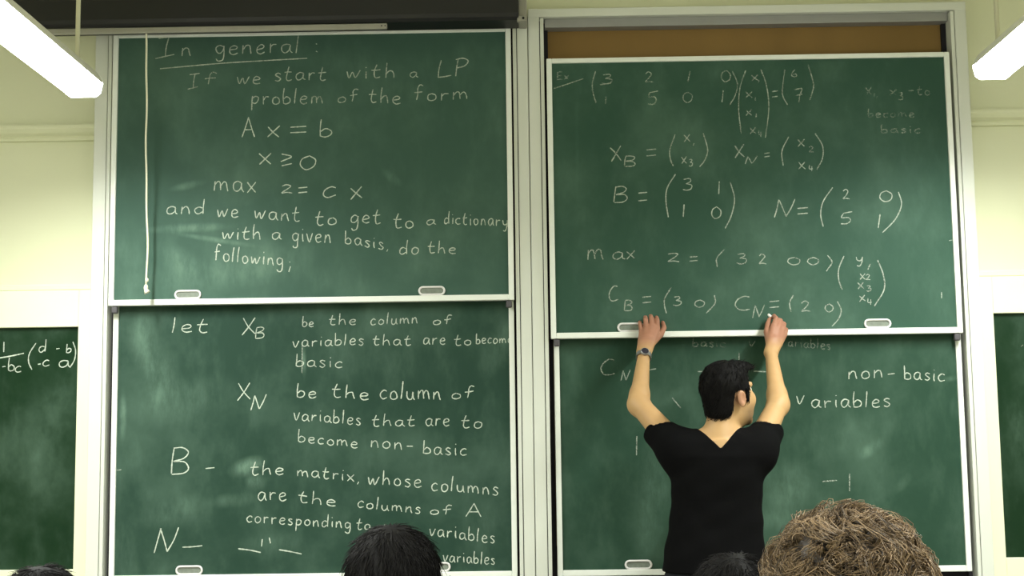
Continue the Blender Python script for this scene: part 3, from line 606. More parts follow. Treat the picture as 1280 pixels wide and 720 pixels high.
        for ax in range(3):
            sa = [slice(None)]*3; sb = [slice(None)]*3; sa[ax] = slice(0, -1); sb[ax] = slice(1, None)
            A = ins[tuple(sa)]; e = np.argwhere(A != ins[tuple(sb)])
            o1, o2 = [(1, 2), (2, 0), (0, 1)][ax]
            ok = (e[:, o1] > 0) & (e[:, o2] > 0) & (e[:, o1] < self.n[o1]-1) & (e[:, o2] < self.n[o2]-1); e = e[ok]
            s = A[tuple(e.T)]
            def cell(d1, d2):
                q = e.copy(); q[:, o1] -= d1; q[:, o2] -= d2; return ids[tuple(q.T)]
            Q = np.stack([cell(1, 1), cell(0, 1), cell(0, 0), cell(1, 0)], 1)
            Q[~s] = Q[~s][:, ::-1]; quads.append(Q)
        Q = np.concatenate(quads).astype(np.int32)
        # light smoothing
        for it in range(2):
            S = np.zeros_like(co); n = np.zeros(len(co))
            for i in range(4):
                np.add.at(S, Q[:, i], co[Q[:, (i+1) % 4]]); np.add.at(n, Q[:, i], 1)
            co = co*.5+.5*S/np.maximum(n, 1)[:, None]
        me = bpy.data.meshes.new(name)
        me.vertices.add(len(co)); me.vertices.foreach_set('co', co.astype(np.float32).ravel())
        me.loops.add(Q.size); me.loops.foreach_set('vertex_index', Q.ravel())
        me.polygons.add(len(Q)); me.polygons.foreach_set('loop_start', np.arange(len(Q), dtype=np.int32)*4)
        me.update(calc_edges=True); me.validate()
        me.polygons.foreach_set('use_smooth', np.ones(len(me.polygons), bool)); me.update()
        return me

def set_faces(me, fn, i):
    n = len(me.polygons); c = np.zeros(n*3, np.float32); me.polygons.foreach_get('center', c); c = c.reshape(-1, 3)
    mi = np.zeros(n, np.int32); me.polygons.foreach_get('material_index', mi); mi[fn(c)] = i
    me.polygons.foreach_set('material_index', mi); me.update()

# head in its own frame: x right, y to the face, z up, origin midway between the ears
def head(v, Cc, R, s=1.0, fine=True):
    T = lambda *p: Cc+R@(np.array(p)*s)
    E = lambda c, r, k=.01, mode='add', RR=None: v.ell(T(*c), tuple(q*s for q in r), R if RR is None else R@RR, k*s, mode)
    E((0, -.010, .032), (.074, .090, .083), .01)
    E((0, .03, -.033), (.064, .066, .084), .03)
    E((0, .042, -.072), (.051, .05, .042), .03)
    E((0, .085, -.101), (.021, .018, .018), .02)
    for sx in (-1, 1): E((sx*.043, .06, -.022), (.024, .03, .028), .025)
    v.cone(T(-.036, .084, .031), T(.036, .084, .031), .011*s, .011*s, .015*s)
    for sx in (-1, 1): E((sx*.031, .107, .012), (.017, .018, .011), .012, 'sub')
    v.cone(T(0, .092, .022), T(0, .116, -.024), .0085*s, .0115*s, .012*s)
    for sx in (-1, 1): E((sx*.0125, .101, -.029), (.008, .011, .008), .006)
    E((0, .096, -.058), (.022, .011, .0065), .005); E((0, .094, -.069), (.019, .011, .0065), .005)
    for sx in (-1, 1):
        RR = rotz(sx*-.35)
        E((sx*.079, -.012, -.012), (.0075, .019, .031), .006, 'add', RR)
        E((sx*.087, -.008, -.012), (.006, .010, .017), .004, 'sub', RR)
        E((sx*.080, -.012, -.036), (.006, .009, .009), .005)
    return T

SKIN = lin(214, 160, 116)
def skin_mat(name, col, ruddy):
    m = mat(name, col, .5, .35, noise=.06, nscale=35, bump=.12, bscale=220)
    nt = m.node_tree; b = nt.nodes['Principled BSDF']
    old = b.inputs['Base Color'].links[0].from_socket
    at = nt.nodes.new('ShaderNodeAttribute'); at.attribute_name = 'ruddy'
    mx = nt.nodes.new('ShaderNodeMix'); mx.data_type = 'RGBA'; mx.inputs['B'].default_value = ruddy
    nt.links.new(at.outputs['Fac'], mx.inputs['Factor']); nt.links.new(old, mx.inputs['A']); at2 = nt.nodes.new('ShaderNodeAttribute'); at2.attribute_name = 'beard'
    mb = nt.nodes.new('ShaderNodeMath'); mb.operation = 'MULTIPLY'; mb.inputs[1].default_value = .6; nt.links.new(at2.outputs['Fac'], mb.inputs[0])
    m2 = nt.nodes.new('ShaderNodeMix'); m2.data_type = 'RGBA'; m2.inputs['B'].default_value = lin(84, 66, 54)
    nt.links.new(mb.outputs[0], m2.inputs['Factor']); nt.links.new(mx.outputs['Result'], m2.inputs['A']); nt.links.new(m2.outputs['Result'], b.inputs['Base Color'])
    b.inputs['Subsurface Weight'].default_value = .06; b.inputs['Subsurface Radius'].default_value = (.01, .004, .002)
    return m
M['skin'] = skin_mat('fair_skin', lin(182, 146, 102), lin(160, 114, 92))
M['lips'] = mat('lips', lin(176, 104, 92), .45, .4)
M['eye'] = mat('eye_white', lin(225, 222, 215), .2, .5)
M['iris'] = mat('dark_iris', lin(40, 26, 18), .2, .5)
M['black_hair'] = mat('black_hair', lin(19, 18, 18), .5, .3, noise=.3, nscale=90)
M['black_shirt'] = mat('black_cotton', lin(11, 11, 12), .95, .06, noise=.15, nscale=60, bump=.3, bscale=400)
M['jeans'] = mat('dark_denim', lin(24, 26, 32), .9, .2, noise=.2, nscale=120, bump=.3, bscale=300)
M['shoe'] = mat('black_leather', lin(28, 26, 25), .45, .4, noise=.1)
M['sole'] = mat('shoe_sole', lin(60, 58, 56), .8, .2)
M['steel'] = mat('watch_steel', lin(165, 165, 168), .3, .5, metal=.8)
M['dial'] = mat('watch_dial', lin(40, 40, 52), .25, .5)
M['chalk'] = mat('white_chalk', lin(240, 240, 234), .95, .1, noise=.03)

def ruddy_attr(me, fn, name='ruddy'):
    n = len(me.vertices); c = np.zeros(n*3, np.float32); me.vertices.foreach_get('co', c); c = c.reshape(-1, 3)
    a = me.attributes.new(name, 'FLOAT', 'POINT'); a.data.foreach_set('value', np.clip(fn(c), 0, 1).astype(np.float32))

def strands_mesh(bm_v, bm_f, paths, radii, n=3):
    for path, r in zip(paths, radii):
        base = len(bm_v); m = len(path)
        for i, p in enumerate(path):
            t = path[min(i+1, m-1)]-path[max(i-1, 0)]; t = t/(np.linalg.norm(t)+1e-9)
            a = np.cross(t, (.3, .5, .8)); a = a/(np.linalg.norm(a)+1e-9); b = np.cross(t, a); rr = r*(1-.75*(i/(m-1))**1.5)
            for k in range(n):
                w = 2*math.pi*k/n; bm_v.append(tuple(p+(a*math.cos(w)+b*math.sin(w))*rr))
        for i in range(m-1):
            for k in range(n):
                bm_f.append((base+i*n+k, base+i*n+(k+1) % n, base+(i+1)*n+(k+1) % n, base+(i+1)*n+k))

def join_hair(cap, paths, radii, m, parent, shade_var=None):
    """cap mesh plus strands as one hair mesh; per-strand tone in attribute 'tone'"""
    vs = []; fs = []; strands_mesh(vs, fs, paths, radii)
    n0 = len(cap.vertices); c = np.zeros(n0*3, np.float32); cap.vertices.foreach_get('co', c)
    q = np.zeros(len(cap.polygons)*4, np.int32); cap.polygons.foreach_get('vertices', q)
    co = np.concatenate([c.reshape(-1, 3), np.array(vs, np.float32).reshape(-1, 3)])
    Q = np.concatenate([q.reshape(-1, 4), np.array(fs, np.int32).reshape(-1, 4)+n0])
    me = bpy.data.meshes.new('hair'); me.vertices.add(len(co)); me.vertices.foreach_set('co', co.ravel())
    me.loops.add(Q.size); me.loops.foreach_set('vertex_index', Q.ravel().astype(np.int32))
    me.polygons.add(len(Q)); me.polygons.foreach_set('loop_start', np.arange(len(Q), dtype=np.int32)*4)
    me.update(calc_edges=True); me.polygons.foreach_set('use_smooth', np.ones(len(Q), bool))
    tone = np.zeros(len(co), np.float32); tone[:n0] = 0; i = n0
    rng = random.Random(5)
    for p in paths:
        k = len(p)*3; tone[i:i+k] = rng.random(); i += k
    a = me.attributes.new('tone', 'FLOAT', 'POINT'); a.data.foreach_set('value', tone)
    bpy.data.meshes.remove(cap)
    return link('hair', me, m, parent)

def hair_mat(name, dark, light, rough=.42, spec=.5):
    m = mat(name, dark, rough, spec); nt = m.node_tree; b = nt.nodes['Principled BSDF']
    at = nt.nodes.new('ShaderNodeAttribute'); at.attribute_name = 'tone'
    mx = nt.nodes.new('ShaderNodeMix'); mx.data_type = 'RGBA'; mx.inputs['A'].default_value = dark; mx.inputs['B'].default_value = light
    nt.links.new(at.outputs['Fac'], mx.inputs['Factor']); nt.links.new(mx.outputs['Result'], b.inputs['Base Color'])
    return m
M['dark_strands'] = hair_mat('near_black_hair', lin(11, 10, 10), lin(22, 20, 20), .7, .12)
M['brown_strands'] = hair_mat('curly_brown_hair', lin(40, 32, 24), lin(146, 122, 92), .5, .3)

def eyes(T, R, s, parent):
    for sx in (-1, 1):
        p = T(sx*.031, .0805, .012); o = MB().sphere((0, 0, 0), .0118*s).build('eye', M['eye'], parent, True); o.location = p
        q = R@np.array((0, .0085*s, 0)); MB().sphere(tuple(q), (.0055*s,)*3, 12).build('iris', M['iris'], o, True)

# ------------------------------------------------------------------ the man at the board, seen from behind, arms up on the board's lower edge
def lecturer():
    v = Vol((.33, 4.93, 0), (1.08, 5.72, 1.965), .0042)
    S = {-1: V3(.542, 5.195, 1.380), 1: V3(.820, 5.195, 1.377)}
    E = {-1: V3(.410, 5.40, 1.560), 1: V3(.944, 5.40, 1.553)}
    Wr = {-1: V3(.449, 5.555, 1.769), 1: V3(.950, 5.555, 1.759)}
    cx = .680
    # trunk and legs
    v.loft([(.86, .655, 5.20, .165, .105), (1.0, .662, 5.20, .155, .10), (1.12, .670, 5.20, .140, .098), (1.25, .674, 5.20, .150, .108), (1.35, .678, 5.20, .150, .105), (1.42, .682, 5.19, .12, .08)], .02)
    for s in (-1, 1):
        v.cone((cx, 5.185, 1.395), S[s], .05, .058, .03)
        v.cone(S[s], E[s], .052, .038, .03)
        mid = E[s]*.82+Wr[s]*.18
        v.cone(E[s], mid, .036, .0362, .03); v.cone(mid, Wr[s], .0360, .0228, .02)
        v.ell(E[s]+V3(0, -.012, -.008), (.028, .026, .028), None, .03)
        hip = V3(.655+s*.085, 5.20, .88); kn = V3(.655+s*.095, 5.185, .48); an = V3(.655+s*.10, 5.215, .085)
        v.cone(hip, kn, .088, .058, .04); v.cone(kn, an, .055, .037, .02); v.ell(kn*.65+an*.35+V3(0, -.02, 0), (.05, .05, .11), None, .03)
        v.cone(an+V3(0, -.02, -.035), an+V3(s*.02, .15, -.05), .033, .028, .02)
    v.cone((.688, 5.188, 1.40), (.704, 5.19, 1.545), .060, .053, .02)
    v.cone((.60, 5.185, 1.415), (.69, 5.18, 1.435), .035, .045, .03); v.cone((.77, 5.185, 1.415), (.69, 5.18, 1.435), .035, .045, .03)
    # hands: palm blocks first, then five fingers each
    def palm(w, mcps, r=.0125):
        for i, p in enumerate(mcps):
            o = V3((p[0]-np.mean([m[0] for m in mcps]))*.45, 0, 0); v.cone(w+o, p, .017, r-.0012*i*.6, .012)
        for a, b in zip(mcps[:-1], mcps[1:]): v.cone((w+a)*.5, (w+b)*.5, .014, .014, .01)
    def finger(pts, r):
        for i in range(len(pts)-1): v.cone(pts[i], pts[i+1], r[i], r[i+1], .003)
    L = [V3(.510, 5.630, 1.868), V3(.488, 5.626, 1.876), V3(.466, 5.627, 1.871), V3(.446, 5.632, 1.858)]
    palm(Wr[-1], L)
    ends = [(V3(.512, 5.645, 1.903), V3(.511, 5.666, 1.915), V3(.509, 5.6795, 1.904)), (V3(.488, 5.643, 1.912), V3(.488, 5.666, 1.922), V3(.488, 5.6795, 1.909)),
            (V3(.465, 5.644, 1.907), V3(.466, 5.666, 1.917), V3(.467, 5.676, 1.905)), (V3(.443, 5.648, 1.888), V3(.443, 5.664, 1.898), V3(.445, 5.672, 1.890))]
    for i, (m, e) in enumerate(zip(L, ends)): finger((m,)+e, [q-(.0012 if i == 3 else 0) for q in (.0112, .0098, .0088, .0075)])
    finger([V3(.474, 5.578, 1.80), V3(.524, 5.640, 1.845), V3(.540, 5.664, 1.874), V3(.537, 5.678, 1.897)], (.017, .0128, .0108, .0085))
    Rr = [V3(.972, 5.612, 1.868), V3(.993, 5.615, 1.864), V3(1.010, 5.622, 1.852), V3(1.020, 5.630, 1.835)]
    palm(Wr[1], Rr)
    ends = [(V3(.988, 5.632, 1.902), V3(.984, 5.653, 1.914), V3(.977, 5.668, 1.908)), (V3(1.006, 5.640, 1.894), V3(1.003, 5.660, 1.899), V3(.997, 5.674, 1.888)),
            (V3(1.021, 5.646, 1.880), V3(1.018, 5.662, 1.881), V3(1.011, 5.670, 1.870)), (V3(1.030, 5.650, 1.858), V3(1.027, 5.662, 1.858), V3(1.021, 5.669, 1.847))]
    for i, (m, e) in enumerate(zip(Rr, ends)): finger((m,)+e, [q-(.0012 if i == 3 else 0) for q in (.0115, .010, .009, .0078)])
    finger([V3(.953, 5.580, 1.80), V3(.948, 5.620, 1.847), V3(.957, 5.646, 1.880), V3(.966, 5.661, 1.902)], (.019, .0145, .0115, .009))
    R = rotz(math.radians(-52))@rotx(math.radians(7)); Cc = V3(.725, 5.20, 1.581)
    T = head(v, Cc, R)
    me = v.mesh('person')
    for k in ('skin', 'lips'): me.materials.append(M[k])
    loc = lambda c: (c-Cc)@R
    set_faces(me, lambda c: (lambda q: (np.abs(q[:, 0]) < .023) & (q[:, 1] > .098) & (q[:, 1] < .13) & (np.abs(q[:, 2]+.0635) < .0105))(loc(c)), 1)
    ears = [T(.08, -.012, -.012), T(-.08, -.012, -.012)]
    def rud(c):
        hand = np.clip((c[:, 2]-1.775)/.05, 0, 1)*(c[:, 1] > 5.5)
        er = np.max([np.clip(1.4-np.linalg.norm(c-e, axis=1)/.03, 0, .8) for e in ears], axis=0)
        return np.maximum(hand, er)
    ruddy_attr(me, rud)
    def beard(c):
        q = loc(c); st = lambda v, a, b: np.clip((v-a)/(b-a), 0, 1)
        return st(-q[:, 2], .035, .065)*st(.145+q[:, 2], 0, .02)*st(q[:, 1]+.30*(q[:, 2]+.05), -.005, .03)*(np.linalg.norm(q, axis=1) < .17)
    ruddy_attr(me, beard, 'beard')
    body = link('person', me, None)
    tag(body, 'man in black T-shirt seen from behind, both arms raised to the upper right chalkboard', 'person')
    eyes(T, R, 1.0, body)
    # T-shirt
    t = Vol((.38, 5.0, .90), (.98, 5.5, 1.56), .0042)
    t.loft([(.90, .655, 5.20, .198, .135), (1.0, .660, 5.20, .184, .128), (1.10, .6645, 5.20, .171, .118), (1.20, .6725, 5.20, .165, .115), (1.28, .676, 5.20, .168, .120), (1.36, .679, 5.20, .178, .118), (1.41, .681, 5.195, .15, .095), (1.440, .684, 5.19, .10, .075), (1.455, .686, 5.19, .07, .065)], .02, amp=.0016)
    for s in (-1, 1):
        n = (E[s]-S[s])/np.linalg.norm(E[s]-S[s])
        t.cone(V3(cx+s*.03, 5.187, 1.395), S[s]+V3(0, 0, .004), .055, .072, .03)
        t.cone(S[s]+V3(-s*.004, 0, -.004), S[s]+n*.20+V3(0, 0, -.024), .076, .057, .05)
        h = S[s]+n*.160+V3(0, 0, -.01)
        t.plane(h, n, h-.16, h+.16, .003)
        t.cone(S[s]+n*.13, S[s]+n*.20, .051, .052, .004, 'sub')      # open sleeve around the arm
    t.plane((.66, 5.2, .938), (-.04, 0, -1), (.3, 4.9, .88), (1.0, 5.6, .99), .004)
    # V neck at the back, round at the front
    Vb = V3(.672, 1.382)
    def vee(x, y, z):
        X = x-.680; h = z-1.387
        return np.maximum(np.abs(X)*.72-h*.70+0*y, (y-5.24))
    t.op(V3(.58, 5.02, 1.37), V3(.79, 5.26, 1.56), vee, .003, 'sub')
    t.op(V3(.58, 5.18, 1.40), V3(.79, 5.4, 1.56), lambda x, y, z: np.sqrt((x-.684)**2+(z-1.50)**2+0*y)-.082, .003, 'sub')
    sh = t.mesh('t_shirt'); link('t_shirt', sh, M['black_shirt'], body)
    # trousers
    t = Vol((.40, 4.98, .02), (.92, 5.42, 1.01), .006)
    t.loft([(.80, .655, 5.20, .178, .118), (.9, .655, 5.20, .182, .122), (.99, .657, 5.20, .168, .112)], .02)
    for s in (-1, 1):
        hip = V3(.655+s*.085, 5.20, .86); kn = V3(.655+s*.095, 5.185, .48); an = V3(.655+s*.10, 5.205, .06)
        t.cone(hip, kn, .104, .078, .03); t.cone(kn, an, .077, .066, .03)
    t.plane((.66, 5.2, .035), (0, 0, -1), (.3, 4.9, -.05), (1, 5.6, .07), .003)
    link('trousers', t.mesh('trousers'), M['jeans'], body)
    for s in (-1, 1):
        a = V3(.655+s*.10, 5.205, .05); t = Vol(a-V3(.10, .14, .055), a+V3(.12, .26, .09), .005)
        t.cone(a+V3(0, -.045, -.01), a+V3(s*.02, .15, -.012), .042, .042, .02); t.cone(a+V3(0, -.02, .0), a+V3(0, -.02, .04), .05, .05, .02)
        t.ell(a+V3(s*.02, .15, -.016), (.048, .06, .034), None, .02)
        t.plane(V3(0, 0, .004), (0, 0, -1), a-V3(.12, .16, .06), a+V3(.14, .28, -.03), .003)
        sm = t.mesh('shoe'); sm.materials.append(M['shoe']); sm.materials.append(M['sole']); set_faces(sm, lambda c: c[:, 2] < .02, 1)
        link('shoe', sm, None, body)
    # hair
    t = Vol((.58, 5.04, 1.44), (.88, 5.37, 1.74), .0035)
    EE = lambda c, r, k=.01, mode='add', amp=0: t.ell(T(*c), r, R, k, mode, amp, 95)
    EE((0, -.012, .042), (.0845, .097, .089), .01, amp=.0022)
    EE((0, -.052, -.034), (.058, .052, .066), .03, amp=.0016)
    t.cone(T(-.02, .062, .096), T(.0, .102, .092), .030, .020, .03); t.cone(T(.03, .055, .096), T(.035, .092, .088), .026, .017, .02)
    for s in (-1, 1): t.cone(T(s*.074, .022, .02), T(s*.075, .022, -.022), .012, .008, .012)
    def facecut(x, y, z):
        X, Y, Z = x-Cc[0], y-Cc[1], z-Cc[2]; q = R[0, 1]*X+R[1, 1]*Y+R[2, 1]*Z; w = R[0, 2]*X+R[1, 2]*Y+R[2, 2]*Z
        return -np.minimum(q-(.036+.55*np.maximum(w-.01, 0)), .083-w)
    t.op(Cc-.16, Cc+.16, facecut, .006, 'sub')
    def earcut(x, y, z):
        X, Y, Z = x-Cc[0], y-Cc[1], z-Cc[2]; q = R[0, 1]*X+R[1, 1]*Y+R[2, 1]*Z; w = R[0, 2]*X+R[1, 2]*Y+R[2, 2]*Z
        return -np.minimum(np.minimum(q+.034, .016-w+0*q), .3-w)
    t.op(Cc-.16, Cc+.16, earcut, .006, 'sub')
    for s in (-1, 1): t.cone(T(s*.074, .028, .03), T(s*.073, .026, -.022), .010, .007, .006)
    t.plane(T(0, 0, -.093), -R[:, 2], Cc-.16, Cc+.16, .006)
    for s in (-1, 1): t.cone(T(s*.018, .098, .031), T(s*.044, .087, .034), .0042, .0032, .004)
    cap = t.mesh('cap')
    # short strands combed back and down, a longer swept front
    rng = random.Random(3); vs = [p.co.copy() for p in cap.vertices]; ns = [p.normal.copy() for p in cap.vertices]
    paths = []; radii = []
    dn = R@V3(0, -.55, -.8)
    for i in range(2600):
        j = rng.randrange(len(vs)); p = np.array(vs[j]); n = np.array(ns[j]); q = (p-Cc)@R
        if q[2] < -.06 and q[1] > -.03: continue
        if n@(p-Cc) < 0: continue
        front = q[1] > .045 and q[2] > .05
        d = (R@V3(.15, .75, .25) if front and rng.random() < .6 else dn)+V3(rng.gauss(0, .25), rng.gauss(0, .25), rng.gauss(0, .2))
        d = d-n*(d@n)*.9; d = d/(np.linalg.norm(d)+1e-9); Ls = rng.uniform(.012, .026)
        paths.append([p-n*.001+d*Ls*u+n*(.0035*math.sin(u*2.2)) for u in (0, .35, .7, 1)]); radii.append(.0011)
    join_hair(cap, paths, radii, M['dark_strands'], body)
    # wristwatch on the left forearm
    ax = (E[-1]-Wr[-1])/np.linalg.norm(E[-1]-Wr[-1]); c = Wr[-1]+ax*.022
    back = V3(0, -1, 0)-ax*(-ax[1]); back = back/np.linalg.norm(back); side = np.cross(ax, back)
    mb = MB(); nseg = 40; ring = [(c+(back*math.cos(a)*.0285+side*math.sin(a)*.0285)) for a in np.linspace(0, 2*math.pi, nseg, endpoint=False)]
    vv = []
    for i, p in enumerate(ring):
        o = (p-c)/np.linalg.norm(p-c); w = .009*(1+.05*(i % 2))
        vv.append([mb.bm.verts.new(p+ax*w), mb.bm.verts.new(p+ax*w+o*.0025), mb.bm.verts.new(p-ax*w+o*.0025), mb.bm.verts.new(p-ax*w)])
    for i in range(nseg):
        a, b = vv[i], vv[(i+1) % nseg]
        for k in range(4): mb.bm.faces.new((a[k], a[(k+1) % 4], b[(k+1) % 4], b[k]))
    wa = mb.build('wristwatch', M['steel'], body)
    cc = c+back*.029
    MB().tube([cc-back*.002, cc+back*.004, cc+back*.0065], [.0175, .0175, .0155], 28).build('watch_case', M['steel'], wa)
    MB().tube([cc+back*.0062, cc+back*.0072], [.0142, .0138], 28).build('watch_face', M['dial'], wa)
    # the piece of chalk between right thumb and forefinger
    ch = MB().tube([(.961, 5.655, 1.921), (.9625, 5.656, 1.920), (.988, 5.671, 1.899), (.992, 5.673, 1.896)], [.0042, .0054, .0054, .005], 14).build('chalk_stick', M['chalk'], None, True)
    tag(ch, "short white chalk stick between the fingers of the man's right hand", 'chalk')
    return body
lecturer()

# ------------------------------------------------------------------ people seated in front of the camera, backs of their heads in view
def seated_meshes():
    v = Vol((-.32, -.28, 0), (.32, .62, 1.27), .006)
    Cc = V3(0, 0, 1.135); R = np.eye(3); head(v, Cc, R)
    v.cone((0, -.035, 1.06), (0, -.045, .95), .054, .06, .02)
    v.loft([(.46, 0, -.05, .165, .115), (.58, 0, -.05, .15, .11), (.72, 0, -.05, .15, .11), (.86, 0, -.05, .165, .105), (.95, 0, -.045, .13, .075)], .03)
    for s in (-1, 1):
        sh = V3(s*.175, -.045, .925); el = V3(s*.235, .03, .665); wr = V3(s*.135, .245, .60)
        v.cone((0, -.045, .955), sh, .05, .058, .04); v.cone(sh, el, .054, .042, .02); v.cone(el, wr, .041, .026, .02)
        hip = V3(s*.085, -.03, .52); kn = V3(s*.115, .40, .515); an = V3(s*.115, .41, .085)
        v.cone(hip, kn, .085, .06, .03); v.cone(kn, an, .056, .038, .02); v.cone(an+V3(0, -.03, -.04), an+V3(s*.01, .15, -.05), .034, .028, .02)
        k0 = wr+V3(-s*.01, .085, -.012); v.cone(wr, k0, .024, .026, .012)
        for i in range(4):
            m = k0+V3(s*(.028-.018*i), 0, .004); v.cone(m, m+V3(0, .035, .002), .0098, .009, .003); v.cone(m+V3(0, .035, .002), m+V3(0, .062-.006*(i in (0, 3)), -.014), .009, .008, .003)
        v.cone(wr+V3(-s*.015, .02, 0), wr+V3(-s*.05, .07, -.004), .014, .011, .006); v.cone(wr+V3(-s*.05, .07, -.004), wr+V3(-s*.052, .10, -.012), .011, .009, .004)
    body = v.mesh('person'); body.materials.append(M['skin']); body.materials.append(M['lips'])
    ruddy_attr(body, lambda c: .6*(np.abs(c[:, 0]) > .074)*(c[:, 2] > 1.07)*(c[:, 2] < 1.17))
    set_faces(body, lambda c: (np.abs(c[:, 0]) < .023) & (c[:, 1] > .098) & (np.abs(c[:, 2]-1.0715) < .0105), 1)
    t = Vol((-.34, -.26, .40), (.34, .34, 1.06), .007)
    t.loft([(.462, 0, -.05, .185, .135), (.58, 0, -.05, .168, .128), (.72, 0, -.05, .168, .128), (.86, 0, -.05, .178, .122), (.95, 0, -.045, .145, .092), (.985, 0, -.045, .07, .07)], .03, amp=.003)
    for s in (-1, 1):
        sh = V3(s*.175, -.045, .925); el = V3(s*.235, .03, .665); wr = V3(s*.135, .245, .60)
        t.cone((0, -.045, .955), sh, .062, .07, .04); t.cone(sh, el, .068, .056, .03); t.cone(el, el+(wr-el)*.9, .055, .042, .02)
    t.cone((0, -.045, .96), (0, -.03, 1.02), .072, .07, .012); t.plane((0, 0, 1.005), (0, -.25, 1), (-.2, -.2, .95), (.2, .2, 1.1), .004)
    shirt = t.mesh('sweater')
    t = Vol((-.27, -.22, .05), (.27, .55, .66), .007)
    t.loft([(.446, 0, -.05, .18, .132), (.60, 0, -.05, .165, .122)], .03)
    for s in (-1, 1):
        hip = V3(s*.085, -.03, .525); kn = V3(s*.115, .40, .52); an = V3(s*.115, .41, .10)
        t.cone(hip, kn, .097, .075, .03); t.cone(kn, an, .072, .06, .02)
    t.plane((0, 0, .438), (0, 0, -1), (-.3, -.3, .36), (.3, .26, .50), .004); trousers = t.mesh('trousers')
    t = Vol((-.1, -.12, -.02), (.1, .25, .14), .006)
    t.cone((0, -.045, .045), (.01, .15, .04), .043, .042, .02); t.cone((0, -.02, .05), (0, -.02, .09), .05, .05, .02); t.plane((0, 0, .003), (0, 0, -1), (-.12, -.2, -.06), (.12, .3, .03), .003)
    shoe = t.mesh('shoe')
    return body, shirt, trousers, shoe
SEATED = seated_meshes()

def chair(x, y, s, label):
    r = empty('lecture_chair', (x, y, 0), label, 'chair', 'seats of the audience'); r.scale = (s, s, s)
    MB().box(-.2, .2, -.21, .19, .414, .432, .008).build('seat', M['chairwood'], r)
    mb = MB(); n = 12
    for k in range(n):
        a0 = -.19+.38*k/n; a1 = -.19+.38*(k+1)/n
        mb.prism([(a0, .62), (a1, .62), (a1, .83), (a0, .83)], 0, .012)
    mb.bm.verts.ensure_lookup_table()
    for vtx in mb.bm.verts: vtx.co.y += -.236+.35*vtx.co.x**2
    bmesh.ops.remove_doubles(mb.bm, verts=mb.bm.verts[:], dist=1e-5)
    mb.build('backrest', M['chairwood'], r)
    for sx in (-1, 1):
        MB().tube([(sx*.17, -.18, 0), (sx*.17, -.19, .42), (sx*.17, -.222, .52), (sx*.17, -.236, .80)], .011, 10).build('leg', M['chairmetal'], r, True)
        MB().tube([(sx*.18, .17, 0), (sx*.17, .15, .416)], .011, 10).build('leg', M['chairmetal'], r, True)
    return r

def audience(x, y, s, label, hair, shirt_mat, chair_label):
    body_me, sh, tr, so = SEATED
    b = link('person', body_me, None); b.location = (x, y, 0); b.scale = (s, s, s); tag(b, label, 'person')
    link('sweater', sh.copy(), shirt_mat, b); o = link('trousers', tr, M['jeans'], b)
    for sx in (-1, 1): q = link('shoe', so, M['shoe'], b); q.location = (sx*.115, .41, 0)
    eyes(lambda *p: V3(0, 0, 1.135)+V3(*p), np.eye(3), 1.0, b)
    hair(b); chair(x, y, s, chair_label); return b

def hair_cap(rx=.089, ry=.110, rz=.098, lift=.044, low=-.095, amp=.002, vox=.005):
    Cc = V3(0, 0, 1.135); t = Vol(Cc-V3(.14, .17, .14), Cc+V3(.14, .15, .18), vox)
    t.ell(Cc+V3(0, -.022, lift), (rx, ry, rz), None, .01, 'add', amp, 90)
    t.ell(Cc+V3(0, -.064, -.028), (rx*.76, .058, .072), None, .03, 'add', amp, 80)
    t.op(Cc-.17, Cc+.19, lambda x, y, z: -np.minimum((y-Cc[1])-(.04+.55*np.maximum(z-Cc[2]-.01, 0)), .086-(z-Cc[2]))+0*x, .006, 'sub')
    t.op(Cc-.17, Cc+.19, lambda x, y, z: -np.minimum((y-Cc[1])+.036, .018-(z-Cc[2]))+0*x, .006, 'sub')
    t.plane(Cc+V3(0, 0, low), (0, 0, -1), Cc-.17, Cc+.19, .006)
    for s in (-1, 1): t.cone(Cc+V3(s*.018, .098, .031), Cc+V3(s*.044, .087, .034), .0042, .0032, .004)
    return t.mesh('cap'), Cc

def straight_hair(seed, n=2600, length=(.02, .05), lift=.004, part=0.0, **kw):
    def go(b):
        cap, Cc = hair_cap(**kw); rng = random.Random(seed)
        vs = [np.array(p.co) for p in cap.vertices]; ns = [np.array(p.normal) for p in cap.vertices]; paths = []; radii = []
        whorl = Cc+V3(part, -.05, .14)
        for i in range(n):
            j = rng.randrange(len(vs)); p = vs[j]; nn = ns[j]; q = p-Cc
            if nn@q < 0 or (q[2] < -.02 and q[1] > -.03): continue
            d = p-whorl; d = d/(np.linalg.norm(d)+1e-6)+V3(rng.gauss(0, .3), rng.gauss(0, .3), rng.gauss(0, .25)-.2)
            d = d-nn*(d@nn); d = d/(np.linalg.norm(d)+1e-9); Ls = rng.uniform(*length)
            paths.append([p-nn*.001+d*Ls*u+nn*(lift*math.sin(u*2.4)*rng.uniform(.5, 1.5)) for u in (0, .33, .66, 1)]); radii.append(.0010)
        join_hair(cap, paths, radii, M['dark_strands'], b)
    return go

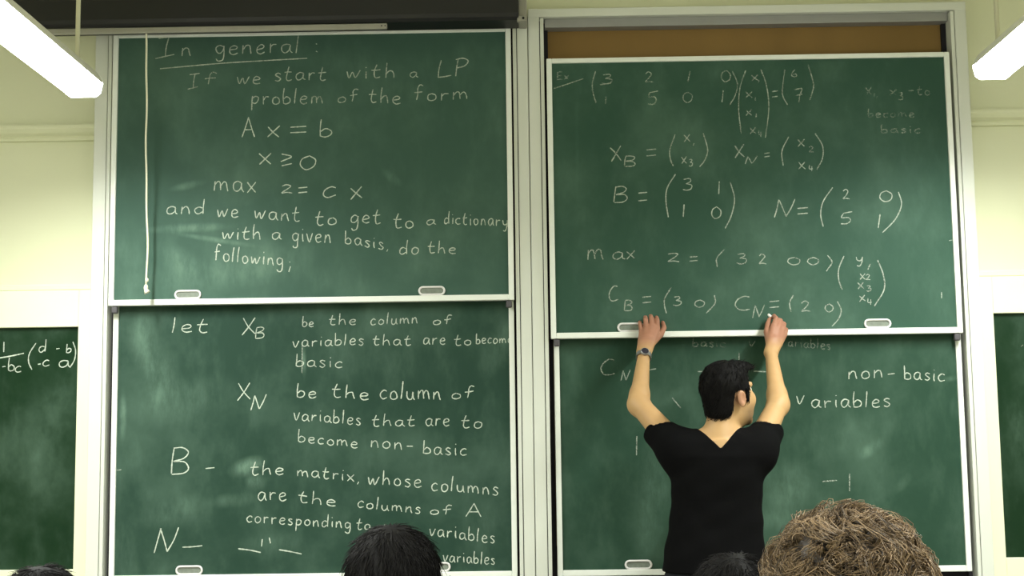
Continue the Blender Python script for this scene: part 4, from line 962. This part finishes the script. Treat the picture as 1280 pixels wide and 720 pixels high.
def curly_hair(seed, n=15000):
    def go(b):
        cap, Cc = hair_cap(.079, .100, .090, .045, -.095, .004, .004); rng = random.Random(seed)
        vs = [np.array(p.co) for p in cap.vertices]; ns = [np.array(p.normal) for p in cap.vertices]; paths = []; radii = []
        # locks: neighbouring strands share one curl
        locks = []
        for i in range(520):
            j = rng.randrange(len(vs)); p = vs[j]; nn = ns[j]; q = p-Cc
            if nn@q < 0: continue
            a = V3(rng.gauss(0, 1), rng.gauss(0, 1), rng.gauss(0, 1)-.5); a = a-nn*(a@nn); a = a/(np.linalg.norm(a)+1e-9)
            locks.append((p, nn, a, rng.uniform(.020, .038), rng.uniform(.5, 1.0)*rng.choice((-1, 1)), rng.random()))
        P0 = np.array([l[0] for l in locks])
        for i in range(n):
            j = rng.randrange(len(vs)); p = vs[j]; nn = ns[j]; q = p-Cc
            if nn@q < 0 or (q[2] < -.02 and q[1] > -.03): continue
            l = locks[int(np.argmin(((P0-p)**2).sum(1)))]
            a = l[2]+V3(rng.gauss(0, .22), rng.gauss(0, .22), rng.gauss(0, .22)); a = a-nn*(a@nn); a = a/(np.linalg.norm(a)+1e-9); c = np.cross(nn, a)*np.sign(l[4])
            Ls = l[3]*rng.uniform(.7, 1.15); path = []
            for k in range(6):
                u = k/5; th = u*3.4*abs(l[4])+.2
                path.append(p-nn*.002+a*(Ls*math.sin(th)*.62)+c*(Ls*(1-math.cos(th))*.42)+nn*(.012*math.sin(u*2.5)*(.5+l[5])+.004*rng.random()*u))
            paths.append(path); radii.append(rng.uniform(.0004, .0008))
        join_hair(cap, paths, radii, M['brown_strands'], b)
    return go

cloth = lambda n, c: mat(n, lin(*c), .9, .15, noise=.12, nscale=40, bump=.3, bscale=300)
audience(.347, 1.60, 1.038, 'seated person with curly light brown hair, at the bottom right, back of the head only', curly_hair(11), cloth('grey_knit', (110, 112, 118)), 'plywood chair under the curly-haired person')
audience(-.268, 2.72, .985, 'seated person with smooth black hair in front of the lower left board', straight_hair(21, 3200, (.02, .05), .002), cloth('navy_knit', (44, 50, 70)), 'plywood chair under the person before the lower left board')
audience(-.972, 2.82, .925, 'seated person with dark hair, only the crown showing at the bottom left corner', straight_hair(31), cloth('olive_knit', (80, 84, 60)), 'plywood chair under the person at the bottom left corner')
audience(.392, 2.82, .93, 'seated person with dark hair before the standing man, crown against his black shirt', straight_hair(41), cloth('maroon_knit', (88, 44, 46)), "plywood chair under the person before the standing man")
